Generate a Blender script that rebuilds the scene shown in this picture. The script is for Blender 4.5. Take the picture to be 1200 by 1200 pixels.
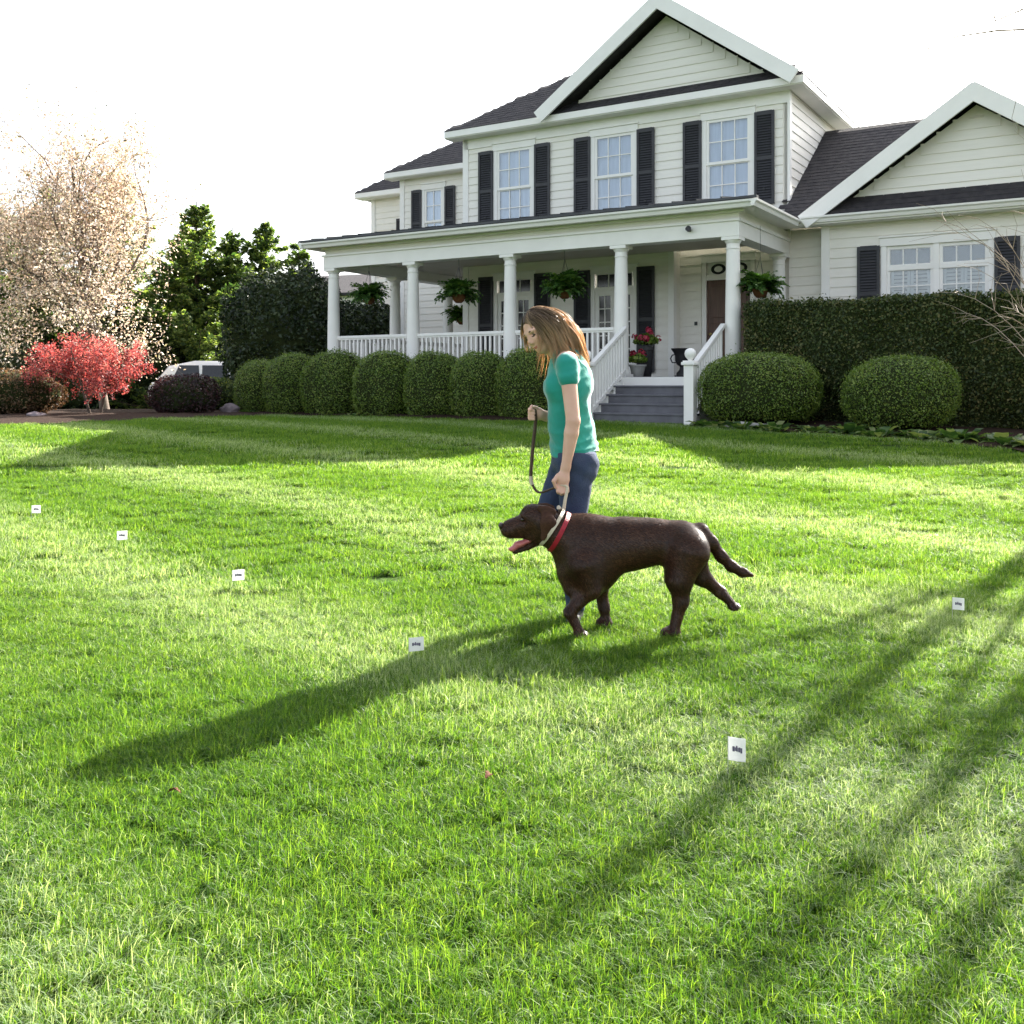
import bpy, bmesh, math, random
import numpy as np
from mathutils import Vector, Matrix, Quaternion, noise as mnoise

for o in list(bpy.data.objects): bpy.data.objects.remove(o)
SC = bpy.context.scene
COL = SC.collection
rad = math.radians

# ------------------------------------------------------------------ camera
CAM_Z = 1.486
cam_data = bpy.data.cameras.new('camera')
cam = bpy.data.objects.new('camera', cam_data); COL.objects.link(cam)
cam.location = (0, 0, CAM_Z); cam.rotation_euler = (rad(90), 0, 0)
cam_data.sensor_width = 36.0; cam_data.sensor_fit = 'HORIZONTAL'
cam_data.lens = 36.0*1170/1200
cam_data.shift_y = -0.125
cam_data.clip_start = 0.05; cam_data.clip_end = 3000
SC.camera = cam

# ------------------------------------------------------------------ world, sun, exposure
SUN_AZ, SUN_EL = 39.0, 34.0          # degrees right of the view axis, degrees above horizon
sunv = Vector((math.sin(rad(SUN_AZ))*math.cos(rad(SUN_EL)), math.cos(rad(SUN_AZ))*math.cos(rad(SUN_EL)), math.sin(rad(SUN_EL))))
world = bpy.data.worlds.new('World'); SC.world = world; world.use_nodes = True
wn = world.node_tree.nodes; wl = world.node_tree.links
bg = wn['Background']
sky = wn.new('ShaderNodeTexSky'); sky.sky_type = 'NISHITA'; sky.sun_disc = False
sky.sun_elevation = rad(SUN_EL); sky.sun_rotation = rad(SUN_AZ)
sky.air_density = 1.0; sky.dust_density = 3.2; sky.ozone_density = 1.0
hz = wn.new('ShaderNodeHueSaturation'); hz.inputs['Saturation'].default_value = .42      # thin white haze over the whole sky
wl.new(sky.outputs[0], hz.inputs['Color']); wl.new(hz.outputs[0], bg.inputs[0]); bg.inputs[1].default_value = 0.10
sun_l = bpy.data.lights.new('sun', 'SUN'); sun_l.energy = 5.0; sun_l.angle = rad(0.55); sun_l.color = (1.0, 0.945, 0.86)
sun_o = bpy.data.objects.new('sun', sun_l); COL.objects.link(sun_o)
sun_o.rotation_euler = sunv.to_track_quat('Z', 'Y').to_euler(); sun_o.location = (20, 20, 30)
SC.view_settings.view_transform = 'Standard'; SC.view_settings.look = 'None'
SC.view_settings.exposure = 2.18; SC.view_settings.gamma = 1.0; SC.view_settings.use_curve_mapping = False
SC.cycles.max_bounces = 5; SC.cycles.diffuse_bounces = 4; SC.cycles.glossy_bounces = 2; SC.cycles.transmission_bounces = 3; SC.cycles.transparent_max_bounces = 12; SC.cycles.sample_clamp_indirect = 8
SC.cycles.use_denoising = True

# ------------------------------------------------------------------ helpers
def tag(o, label=None, cat=None, group=None, kind=None):
    if label: o['label'] = label
    if cat: o['category'] = cat
    if group: o['group'] = group
    if kind: o['kind'] = kind
    return o
def link(o, parent=None):
    COL.objects.link(o)
    if parent is not None: o.parent = parent
    return o
def empty(name, loc, rz=0, parent=None):
    o = bpy.data.objects.new(name, None); link(o, parent)
    o.location = loc; o.rotation_euler = (0, 0, rz); o.empty_display_size = .2
    return o
def inst(name, mesh, parent=None, loc=(0,0,0), rot=(0,0,0), scl=(1,1,1)):
    o = bpy.data.objects.new(name, mesh); link(o, parent)
    o.location = loc; o.rotation_euler = rot; o.scale = scl
    return o
def np_mesh(name, V, F, mat=None, smooth=False, attrs=None):
    """V (n,3) ; F (m,k) constant k or list of lists"""
    me = bpy.data.meshes.new(name)
    V = np.asarray(V, dtype=np.float32)
    if isinstance(F, np.ndarray):
        m, k = F.shape
        me.vertices.add(len(V)); me.vertices.foreach_set('co', V.ravel())
        me.loops.add(m*k); me.loops.foreach_set('vertex_index', F.astype(np.int32).ravel())
        me.polygons.add(m); me.polygons.foreach_set('loop_start', np.arange(0, m*k, k, dtype=np.int32))
    else:
        me.from_pydata([tuple(map(float, v)) for v in V], [], F)
    if smooth:
        me.polygons.foreach_set('use_smooth', np.ones(len(me.polygons), dtype=bool))
    if attrs:
        for an, (dom, arr) in attrs.items():
            arr = np.asarray(arr, dtype=np.float32)
            if arr.ndim == 1:
                a = me.attributes.new(an, 'FLOAT', dom); a.data.foreach_set('value', arr)
            else:
                a = me.attributes.new(an, 'FLOAT_COLOR', dom)
                c = np.ones((len(arr), 4), dtype=np.float32); c[:, :3] = arr[:, :3]
                a.data.foreach_set('color', c.ravel())
    me.update(calc_edges=True)
    if mat: me.materials.append(mat)
    return me

class MB:
    def __init__(s): s.v = []; s.f = []; s.sm = []
    def add(s, vs, fs, smooth=False):
        n = len(s.v); s.v += [tuple(v) for v in vs]; s.f += [tuple(i+n for i in f) for f in fs]; s.sm += [smooth]*len(fs)
        return s
    def box(s, x0, x1, y0, y1, z0, z1):
        vs = [(x0,y0,z0),(x1,y0,z0),(x1,y1,z0),(x0,y1,z0),(x0,y0,z1),(x1,y0,z1),(x1,y1,z1),(x0,y1,z1)]
        return s.add(vs, [(3,2,1,0),(4,5,6,7),(0,1,5,4),(1,2,6,5),(2,3,7,6),(3,0,4,7)])
    def bar(s, p, q, w, h, up=(0,0,1)):
        """rectangular bar p->q, w across, h along up"""
        p = Vector(p); q = Vector(q); d = (q-p).normalized(); up = Vector(up)
        sd = d.cross(up).normalized(); u = sd.cross(d).normalized()
        vs = []
        for c in (p, q):
            for (i, j) in ((-1,-1),(1,-1),(1,1),(-1,1)): vs.append(c+sd*(i*w/2)+u*(j*h/2))
        return s.add(vs, [(3,2,1,0),(4,5,6,7),(0,1,5,4),(1,2,6,5),(2,3,7,6),(3,0,4,7)])
    def tube(s, pts, radii, n=8, cap=True, flat=None):
        pts = [Vector(p) for p in pts]; N = len(pts)
        if not hasattr(radii, '__len__'): radii = [radii]*N
        base = len(s.v); prev = None; vs = []; fs = []
        for i, p in enumerate(pts):
            d = (pts[min(i+1,N-1)]-pts[max(i-1,0)]).normalized()
            if prev is None:
                a = Vector((0,0,1)) if abs(d.z) < .9 else Vector((1,0,0))
                u = d.cross(a).normalized()
            else:
                u = (prev - d*prev.dot(d)).normalized()
            prev = u; w = d.cross(u)
            for k in range(n):
                t = 2*math.pi*k/n
                fx = flat if flat else 1.0
                vs.append(p + u*(radii[i]*math.cos(t)) + w*(radii[i]*fx*math.sin(t)))
        for i in range(N-1):
            for k in range(n):
                fs.append((i*n+k, i*n+(k+1)%n, (i+1)*n+(k+1)%n, (i+1)*n+k))
        if cap:
            fs.append(tuple(range(n-1,-1,-1))); fs.append(tuple((N-1)*n+k for k in range(n)))
        return s.add(vs, fs, True)
    def lathe(s, prof, n=24, c=(0,0,0), cap=True):
        vs = []; fs = []
        for (r, z) in prof:
            for k in range(n):
                t = 2*math.pi*k/n; vs.append((c[0]+r*math.cos(t), c[1]+r*math.sin(t), c[2]+z))
        for i in range(len(prof)-1):
            for k in range(n):
                fs.append((i*n+k, i*n+(k+1)%n, (i+1)*n+(k+1)%n, (i+1)*n+k))
        if cap:
            fs.append(tuple(range(n-1,-1,-1))); fs.append(tuple((len(prof)-1)*n+k for k in range(n)))
        return s.add(vs, fs, True)
    def extrude(s, poly, p0, ax, ay, az, t):
        """2D poly in plane (ax, ay) from p0, thickened by t along az"""
        p0 = Vector(p0); ax = Vector(ax); ay = Vector(ay); az = Vector(az); n = len(poly)
        vs = [p0+ax*x+ay*y for x, y in poly]+[p0+ax*x+ay*y+az*t for x, y in poly]
        fs = [tuple(range(n-1,-1,-1)), tuple(range(n,2*n))]+[(i,(i+1)%n,n+(i+1)%n,n+i) for i in range(n)]
        return s.add(vs, fs)
    def mesh(s, name, mat=None, smooth=None):
        me = bpy.data.meshes.new(name); me.from_pydata([tuple(v) for v in s.v], [], s.f)
        me.polygons.foreach_set('use_smooth', s.sm if smooth is None else [smooth]*len(s.f))
        if mat: me.materials.append(mat)
        bm = bmesh.new(); bm.from_mesh(me); bmesh.ops.recalc_face_normals(bm, faces=bm.faces); bm.to_mesh(me); bm.free()
        if any(s.sm):
            try: me.set_sharp_from_angle(angle=rad(40))
            except Exception: pass
        return me
    def build(s, name, mat, parent=None, bevel=0, smooth=None, loc=(0,0,0), rot=(0,0,0)):
        o = inst(name, s.mesh(name, mat, smooth), parent, loc, rot)
        if bevel:
            b = o.modifiers.new('bevel', 'BEVEL'); b.width = bevel; b.segments = 2; b.limit_method = 'ANGLE'
        return o

# ------------------------------------------------------------------ materials
MATS = {}
def new_mat(name):
    m = bpy.data.materials.new(name); m.use_nodes = True
    nt = m.node_tree; b = nt.nodes['Principled BSDF']
    return m, nt, b
def ramp(nt, fac, stops):
    r = nt.nodes.new('ShaderNodeValToRGB'); e = r.color_ramp.elements
    while len(e) < len(stops): e.new(.5)
    for k, (p, c) in enumerate(stops): e[k].position = p; e[k].color = (*c, 1) if len(c) == 3 else c
    nt.links.new(fac, r.inputs[0]); return r
def surf(name, c1, c2=None, scale=8, rough=.6, spec=.4, bump=0, bscale=None, detail=5, stretch=(1,1,1), metallic=0, coord='Object', sss=0, sheen=0):
    if name in MATS: return MATS[name]
    m, nt, b = new_mat(name); c2 = c2 or tuple(x*.8 for x in c1)
    tc = nt.nodes.new('ShaderNodeTexCoord'); mp = nt.nodes.new('ShaderNodeMapping'); mp.inputs['Scale'].default_value = stretch
    nt.links.new(tc.outputs[coord], mp.inputs[0])
    nz = nt.nodes.new('ShaderNodeTexNoise'); nz.inputs['Scale'].default_value = scale; nz.inputs['Detail'].default_value = detail
    nt.links.new(mp.outputs[0], nz.inputs['Vector'])
    r = ramp(nt, nz.outputs[0], [(.3, c1), (.72, c2)])
    nt.links.new(r.outputs[0], b.inputs['Base Color'])
    rr = nt.nodes.new('ShaderNodeMapRange'); rr.inputs[3].default_value = max(0, rough-.1); rr.inputs[4].default_value = min(1, rough+.1)
    nt.links.new(nz.outputs[0], rr.inputs[0]); nt.links.new(rr.outputs[0], b.inputs['Roughness'])
    b.inputs['Specular IOR Level'].default_value = spec; b.inputs['Metallic'].default_value = metallic
    if sss: b.inputs['Subsurface Weight'].default_value = sss; b.inputs['Subsurface Radius'].default_value = (1,.35,.2); b.inputs['Subsurface Scale'].default_value = .01
    if sheen: b.inputs['Sheen Weight'].default_value = sheen; b.inputs['Sheen Roughness'].default_value = .4
    if bump:
        n2 = nt.nodes.new('ShaderNodeTexNoise'); n2.inputs['Scale'].default_value = bscale or scale*4; n2.inputs['Detail'].default_value = 6
        nt.links.new(mp.outputs[0], n2.inputs['Vector'])
        bp = nt.nodes.new('ShaderNodeBump'); bp.inputs['Strength'].default_value = bump; bp.inputs['Distance'].default_value = .02
        nt.links.new(n2.outputs[0], bp.inputs['Height']); nt.links.new(bp.outputs[0], b.inputs['Normal'])
    MATS[name] = m; return m
def leafmat(name, stops, trans=.35, rough=.45, spec=.35, nscale=.8, tcol=None):
    """colour from the per-leaf random 'rnd' shifted by soft world noise; part of the light passes through"""
    if name in MATS: return MATS[name]
    m, nt, b = new_mat(name)
    at = nt.nodes.new('ShaderNodeAttribute'); at.attribute_name = 'rnd'
    g = nt.nodes.new('ShaderNodeNewGeometry')
    nz = nt.nodes.new('ShaderNodeTexNoise'); nz.inputs['Scale'].default_value = nscale; nz.inputs['Detail'].default_value = 3
    nt.links.new(g.outputs['Position'], nz.inputs['Vector'])
    mx = nt.nodes.new('ShaderNodeMath'); mx.operation = 'MULTIPLY_ADD'; mx.inputs[1].default_value = .9; 
    sb = nt.nodes.new('ShaderNodeMath'); sb.operation = 'SUBTRACT'; sb.inputs[1].default_value = .45
    nt.links.new(nz.outputs[0], mx.inputs[0])
    nt.links.new(at.outputs['Fac'], sb.inputs[0]); nt.links.new(sb.outputs[0], mx.inputs[2])
    r = ramp(nt, mx.outputs[0], stops)
    nt.links.new(r.outputs[0], b.inputs['Base Color'])
    b.inputs['Roughness'].default_value = rough; b.inputs['Specular IOR Level'].default_value = spec
    tr = nt.nodes.new('ShaderNodeBsdfTranslucent')
    hs = nt.nodes.new('ShaderNodeMix'); hs.data_type = 'RGBA'; hs.blend_type = 'MULTIPLY'; hs.inputs[0].default_value = 1
    hs.inputs[7].default_value = (*(tcol or (1.5,1.6,.7)), 1)
    nt.links.new(r.outputs[0], hs.inputs[6]); nt.links.new(hs.outputs[2], tr.inputs[0])
    ms = nt.nodes.new('ShaderNodeMixShader'); ms.inputs[0].default_value = trans
    out = nt.nodes['Material Output']
    nt.links.new(b.outputs[0], ms.inputs[1]); nt.links.new(tr.outputs[0], ms.inputs[2]); nt.links.new(ms.outputs[0], out.inputs[0])
    MATS[name] = m; return m
def glassmat(name, refl=.12, tint=(.9,.95,1)):
    if name in MATS: return MATS[name]
    m, nt, b = new_mat(name)
    tr = nt.nodes.new('ShaderNodeBsdfTransparent'); tr.inputs[0].default_value = (*tint, 1)
    gl = nt.nodes.new('ShaderNodeBsdfGlossy'); gl.inputs['Roughness'].default_value = .03; gl.inputs[0].default_value = (.95,.97,1,1)
    fr = nt.nodes.new('ShaderNodeFresnel'); fr.inputs[0].default_value = 1.5
    ad = nt.nodes.new('ShaderNodeMath'); ad.operation = 'ADD'; ad.inputs[1].default_value = refl; ad.use_clamp = True
    nz = nt.nodes.new('ShaderNodeTexNoise'); nz.inputs['Scale'].default_value = 1.5
    bp = nt.nodes.new('ShaderNodeBump'); bp.inputs['Strength'].default_value = .03; nt.links.new(nz.outputs[0], bp.inputs['Height']); nt.links.new(bp.outputs[0], gl.inputs['Normal'])
    nt.links.new(fr.outputs[0], ad.inputs[0])
    ms = nt.nodes.new('ShaderNodeMixShader'); nt.links.new(ad.outputs[0], ms.inputs[0]); nt.links.new(tr.outputs[0], ms.inputs[1]); nt.links.new(gl.outputs[0], ms.inputs[2])
    nt.links.new(ms.outputs[0], nt.nodes['Material Output'].inputs[0]); MATS[name] = m; return m

M_white = surf('white_paint', (.82,.80,.75), (.75,.73,.68), 3, .5, .4, .04, 30)
M_siding = surf('siding_paint', (.86,.835,.77), (.80,.77,.70), 2.2, .55, .35, .08, 60, stretch=(1,1,6))
M_trim = surf('trim_paint', (.88,.865,.83), (.83,.815,.78), 3, .45, .4)
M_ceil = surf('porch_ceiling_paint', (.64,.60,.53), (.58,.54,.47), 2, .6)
M_dark = surf('charcoal_paint', (.035,.036,.042), (.028,.028,.033), 5, .5, .4, .05, 80)
M_metal = surf('dark_metal_roof', (.045,.048,.055), (.03,.032,.038), 3, .45, .5)
M_shingle = surf('shingle', (.055,.05,.052), (.032,.03,.034), 7, .85, .25, .4, 120)
M_step = surf('grey_deck_paint', (.15,.15,.17), (.11,.11,.125), 5, .6, .3, .1, 70)
M_brick = surf('foundation', (.34,.32,.3), (.26,.25,.23), 6, .85, .2, .2)
M_door = surf('stained_wood', (.11,.045,.022), (.06,.022,.011), 4, .4, .5, .1, 30, stretch=(8,8,.6))
M_pane_dark = surf('dark_window', (.02,.022,.026), (.012,.013,.016), 1.5, .12, .6)
M_curtain = surf('curtain', (.56,.58,.62), (.40,.43,.48), 2.5, .8, .1, 0, stretch=(6,6,.4))
M_louver = surf('interior_louver', (.52,.47,.41), (.42,.38,.33), 4, .5)
M_glass = glassmat('window_glass', .03)
M_mulch = surf('mulch', (.05,.032,.022), (.018,.011,.008), 40, .95, .1, .9, 60)
M_iron = surf('black_iron', (.018,.018,.02), (.03,.03,.032), 9, .5, .5, .1)
M_terra = surf('coir_basket', (.16,.075,.032), (.09,.04,.018), 30, .9, .1, .5, 60)
# ------------------------------------------------------------------ ground
def sstep(a, b, x):
    t = np.clip((x-a)/(b-a), 0, 1); return t*t*(3-2*t)
def ground(x, y):
    x = np.asarray(x, dtype=float); y = np.asarray(y, dtype=float)
    k = 2.0; lin = .0486*y                     # smooth minimum of the rising lawn and the level house plot
    h = np.clip(.5+.5*(.815-lin)/(k*.0486*2.2), 0, 1)
    z = lin*h+.815*(1-h)-k*.0486*1.1*h*(1-h)
    z = z-.42*sstep(25, 36, y)*sstep(-2, -9, x-.0*y)
    z = z+.012*np.sin(x*.9+.4*y)*np.sin(y*.7+1)*sstep(1, 4, y)
    return np.maximum(z, -6)
def gz(x, y): return float(ground(x, y))

def axis(lo, hi, mid, step, grow=1.18):
    out = [mid]
    s = step; v = mid
    while v < hi: v += s; out.append(min(v, hi)); s *= grow if abs(v-mid) > 22 else 1.0
    s = step; v = mid
    while v > lo: v -= s; out.insert(0, max(v, lo)); s *= grow if abs(v-mid) > 22 else 1.0
    return np.array(out)
gx = axis(-900, 900, 0, .5); gy = axis(-60, 1800, 8, .5)
GX, GY = np.meshgrid(gx, gy, indexing='ij'); GZ = ground(GX, GY)
nx, ny = GX.shape
idx = np.arange(nx*ny).reshape(nx, ny)
F = np.stack([idx[:-1,:-1], idx[1:,:-1], idx[1:,1:], idx[:-1,1:]], -1).reshape(-1, 4)
m, nt, b = new_mat('lawn_soil'); M_lawn = m
g = nt.nodes.new('ShaderNodeNewGeometry')
n1 = nt.nodes.new('ShaderNodeTexNoise'); n1.inputs['Scale'].default_value = 25; n1.inputs['Detail'].default_value = 8
n2 = nt.nodes.new('ShaderNodeTexNoise'); n2.inputs['Scale'].default_value = .6; n2.inputs['Detail'].default_value = 4
nt.links.new(g.outputs['Position'], n1.inputs['Vector']); nt.links.new(g.outputs['Position'], n2.inputs['Vector'])
r1 = ramp(nt, n1.outputs[0], [(.3, (.022,.042,.009)), (.7, (.060,.110,.022))])
r2 = ramp(nt, n2.outputs[0], [(.35, (.7,.8,.6)), (.7, (1.1,1.05,.9))])
mx = nt.nodes.new('ShaderNodeMix'); mx.data_type = 'RGBA'; mx.blend_type = 'MULTIPLY'; mx.inputs[0].default_value = 1
nt.links.new(r1.outputs[0], mx.inputs[6]); nt.links.new(r2.outputs[0], mx.inputs[7]); nt.links.new(mx.outputs[2], b.inputs['Base Color'])
b.inputs['Roughness'].default_value = .95; b.inputs['Specular IOR Level'].default_value = .1
lawn = inst('lawn', np_mesh('lawn', np.stack([GX, GY, GZ], -1).reshape(-1, 3), F, M_lawn, True))
tag(lawn, 'gently rising green front lawn reaching to the beds and the house', 'lawn', kind='structure')

# house frame: local a to the right along the facade, b back, from the porch corner column
HX, HY, HZ, HA = 3.985, 18.0, .82, math.atan2(-.524, .8517)
def hw(a, b): return (HX+.8517*a+.524*b, HY-.524*a+.8517*b)

def bed(name, front, back, label, n=60, m_=8):
    """planted strip between two polylines, lightly mounded mulch"""
    def samp(pl, t):
        pl = np.array(pl); d = np.r_[0, np.cumsum(np.linalg.norm(np.diff(pl, axis=0), axis=1))]; d /= d[-1]
        return np.stack([np.interp(t, d, pl[:,0]), np.interp(t, d, pl[:,1])], -1)
    t = np.linspace(0, 1, n); A = samp(front, t); B = samp(back, t)
    w = np.linspace(0, 1, m_)[None, :, None]
    P = A[:, None]*(1-w)+B[:, None]*w
    rs = np.random.RandomState(3)
    Z = ground(P[...,0], P[...,1])+.012+.05*np.sin(np.pi*np.clip(w[...,0]*1.6, 0, 1))+rs.uniform(0, .025, P.shape[:2])
    V = np.concatenate([P, Z[..., None]], -1).reshape(-1, 3)
    i = np.arange(n*m_).reshape(n, m_)
    F = np.stack([i[:-1,:-1], i[1:,:-1], i[1:,1:], i[:-1,1:]], -1).reshape(-1, 4)
    o = inst(name, np_mesh(name, V, F, M_mulch, True)); tag(o, label, 'flower bed', kind='structure')
    return np.concatenate([np.array(front), np.array(back)[::-1]])
BEDS = []
BEDS.append(bed('porch_bed', [hw(-2.15,-2.25), hw(-4,-2.35), hw(-7,-2.3), hw(-10,-2.3), hw(-11.3,-2.0), hw(-12,-1.2)],
    [hw(-2.15,-.4), hw(-4,-.4), hw(-7,-.4), hw(-9.8,-.4), hw(-10.4,-.2), hw(-10.8,.3)], 'dark mulch bed under the boxwood row'))
BEDS.append(bed('wing_bed', [hw(-.05,-2.0), hw(.9,-2.3), hw(2.0,-2.35), hw(3.4,-2.7), hw(5.0,-3.35), hw(7.0,-4.3)],
    [hw(-.05,-.4), hw(.9,2.6), hw(2.0,2.6), hw(3.4,2.6), hw(5,2.6), hw(8.5,2.6)], 'dark mulch bed below the tall hedge', m_=22))
BEDS.append(bed('maple_bed', [(-14,15.2), (-9.6,15.9), (-7.9,16.9), (-6.4,18.3), (-5.2,19.8), (-4.6,21.0)],
    [(-15,26), (-12,26), (-10,26), (-8,25.6), (-6.4,25), (-5.3,24)], 'dark mulch bed under the red maple', m_=14))

# driveway beyond the beds
dv = MB(); P0 = [(-22,29),(-16,29.5),(-11,30.5),(-7,32.5),(-4,35)]; P1 = [(-22,34.5),(-16,35),(-11.5,36),(-8,38.5),(-5,41)]
vs = []; 
for p in P0+P1: vs.append((p[0], p[1], gz(*p)+.03))
dv.add(vs, [(i, i+1, 6+i, 5+i) for i in range(4)])
tag(dv.build('driveway', surf('asphalt', (.07,.07,.07), (.045,.045,.047), 20, .9, .2, .3)), 'grey driveway behind the shrubs', 'driveway', kind='structure')

# ------------------------------------------------------------------ house
house = empty('house', (HX, HY, HZ), HA)
tag(house, 'large white clapboard house with a columned front porch and charcoal shutters', 'house')
FL = .80                      # porch floor
BB, BT = 3.31, 3.61           # porch beam
PE, ME = 3.91, 6.84           # porch eave, main eave

_clap = None
def clapmesh():
    global _clap
    if _clap is None:
        h = .215
        _clap = MB().add([(0,-.026,0),(1,-.026,0),(1,0,0),(0,0,0),(0,-.006,h),(1,-.006,h),(1,0,h),(0,0,h)],
            [(3,2,1,0),(4,5,6,7),(0,1,5,4),(1,2,6,5),(2,3,7,6),(3,0,4,7)]).mesh('clapboard', M_siding)
    return _clap
EXPO = .19
def clad(wall, p0, ang, L, z0, z1, openings=(), limit=None):
    """rows of clapboards on a wall whose face starts at p0 and runs L along ang, openings = (u0,u1,z0,z1)"""
    c, s = math.cos(ang), math.sin(ang); r = int(math.ceil((z1-z0)/EXPO-.02))
    rr = random.Random(int(L*100)+int(z0*10))
    for k in range(r):
        z = z0+k*EXPO; zc = z+EXPO/2
        u0, u1 = (0, L) if limit is None else limit(zc)
        if u1-u0 < .15: continue
        segs = [(u0, u1)]
        for (a, b_, c0, c1) in openings:
            if c0 < zc < c1:
                ns = []
                for (p, q) in segs:
                    if b_ <= p or a >= q: ns.append((p, q)); continue
                    if a > p: ns.append((p, a))
                    if b_ < q: ns.append((b_, q))
                segs = ns
        for (p, q) in segs:
            if q-p < .03: continue
            zs = min(1.0, (z1-z)/.215)
            o = inst('clapboard', clapmesh(), wall, (p0[0]+c*p, p0[1]+s*p, z+rr.uniform(-.002,.002)), (rr.uniform(-.004,.004), 0, ang), (q-p-.001, 1, zs))

def shutter(a, b, z0, z1, w=.42, parent=None):
    mb = MB(); t = .035; y0, y1 = b-t-.03, b-.03
    st = .055
    mb.box(a, a+st, y0, y1, z0, z1).box(a+w-st, a+w, y0, y1, z0, z1)
    zs = [z0, z0+(z1-z0)*.5-.04, z1-.08]
    for z in zs: mb.box(a+st, a+w-st, y0+.003, y1, z, z+.08)
    n = int((z1-z0)/.055)
    for k in range(n):
        z = z0+.03+k*.055
        mb.add([(a+st,y0+.006,z),(a+w-st,y0+.006,z),(a+w-st,y1-.006,z+.045),(a+st,y1-.006,z+.045),(a+st,y0+.01,z-.006),(a+w-st,y0+.01,z-.006),(a+w-st,y1,z+.039),(a+st,y1,z+.039)],
               [(0,1,2,3),(7,6,5,4),(0,4,5,1)])
    mb.box(a+st, a+w-st, y1-.004, y1, z0, z1)
    o = mb.build('shutter', M_dark, house)
    MB().box(a+w*.5-.02, a+w*.5+.02, y0-.012, y0, z0+.3, z0+.34).build('shutter_dog', M_iron, o)
    return o

def pane_grid(win, a0, a1, y, z0, z1, nc, nr, gm=None, mun=.022):
    """glass panes between muntins, one object each"""
    dx = (a1-a0)/nc; dz = (z1-z0)/nr
    for i in range(nc):
        for j in range(nr):
            MB().box(a0+i*dx+mun/2, a0+(i+1)*dx-mun/2, y, y+.004, z0+j*dz+mun/2, z0+(j+1)*dz-mun/2).build('pane', gm or M_glass, win)
    for i in range(nc+1):
        MB().box(a0+i*dx-mun/2, a0+i*dx+mun/2, y-.014, y+.014, z0, z1).build('muntin', M_trim, win)
    for j in range(nr+1):
        MB().box(a0, a1, y-.016, y+.012, z0+j*dz-mun/2, z0+j*dz+mun/2).build('muntin', M_trim, win)

def casing(a0, a1, z0, z1, b, w=.10, head=.16, name='window', sill=True, depth=.045):
    mb = MB()
    mb.box(a0-w, a0, b-depth, b+.1, z0, z1).box(a1, a1+w, b-depth, b+.1, z0, z1)
    mb.box(a0-w-.02, a1+w+.02, b-depth-.012, b+.1, z1, z1+head)
    mb.box(a0-w-.035, a1+w+.035, b-depth-.04, b+.1, z1+head, z1+head+.035)
    if not sill: mb.box(a0-w, a1+w, b-depth+.002, b+.1, z0-.03, z0)
    o = mb.build(name, M_trim, house, bevel=.004)
    if sill: MB().box(a0-w-.03, a1+w+.03, b-depth-.035, b+.1, z0-.06, z0).build('sill', M_trim, o, bevel=.004)
    return o

def dh_window(a0, a1, z0, z1, b, nc=3, nr=2, back=None):
    """double-hung window: casing, two sashes of panes, curtain behind"""
    o = casing(a0, a1, z0, z1, b); zm = (z0+z1)/2; s = .05
    for (p, q, y) in ((z0, zm+.02, b+.015), (zm-.02, z1, b-.012)):
        mb = MB().box(a0, a0+s, y-.018, y+.018, p, q).box(a1-s, a1, y-.018, y+.018, p, q).box(a0+s, a1-s, y-.018, y+.018, p, p+s).box(a0+s, a1-s, y-.018, y+.018, q-s, q)
        mb.build('sash', M_trim, o)
        pane_grid(o, a0+s, a1-s, y, p+s, q-s, nc, nr)
    MB().box(a0, a1, b+.075, b+.09, z0, z1).build('curtain', back or M_curtain, o)
    return o

# --- wall backing slabs -------------------------------------------------------------
def wall(name, a0, a1, b0, b1, z0, z1, m_=None):
    return MB().box(a0, a1, b0, b1, z0, z1).build(name, m_ or M_siding, house)
T = .1
# openings cut out of the backing as well: build backing from strips
def wall_open(name, p0, ang, L, z0, z1, ops, m_=None):
    mb = MB(); us = sorted({0, L, *[o[0] for o in ops], *[o[1] for o in ops]})
    for u, v in zip(us[:-1], us[1:]):
        cuts = sorted([(o[2], o[3]) for o in ops if o[0] <= u+1e-6 and o[1] >= v-1e-6]); z = z0
        for (c0, c1) in cuts:
            if c0 > z: mb.box(u, v, 0, T, z, c0)
            z = max(z, c1)
        if z < z1: mb.box(u, v, 0, T, z, z1)
    return mb.build(name, m_ or M_siding, house, loc=(p0[0], p0[1], 0), rot=(0, 0, ang))

XL, XR = -7.89, .15
up_w = [(-6.93,-5.97), (-4.29,-3.33), (-1.62,-.66)]
WZ0, WZ1 = 4.42, 6.3
ops = [(a-XL, b_-XL, WZ0, WZ1) for a, b_ in up_w]
w_up = wall_open('upper_wall', (XL, 3.0), 0, XR-XL, PE-.25, ME+.02, ops)
def cl(w, p0, ang, L, z0, z1, ops=(), limit=None):
    # boards are children of the wall part; the wall part carries its own transform
    lw = w.location
    c, s = math.cos(-w.rotation_euler.z), math.sin(-w.rotation_euler.z)
    dx, dy = p0[0]-lw.x, p0[1]-lw.y
    clad(w, (dx*c-dy*s, dx*s+dy*c), ang-w.rotation_euler.z, L, z0, z1, ops, limit)
cl(w_up, (XL+.12, 3.0), 0, XR-XL-.24, PE-.25, ME-.25, [(a-XL-.22, b_-XL-.02, WZ0-.06, WZ1+.19) for a, b_ in up_w])
for a0, a1 in up_w:
    dh_window(a0, a1, WZ0, WZ1, 3.0)
    shutter(a0-.42-.1, 2.985, WZ0-.03, WZ1+.02); shutter(a1+.1, 2.985, WZ0-.03, WZ1+.02)
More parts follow.
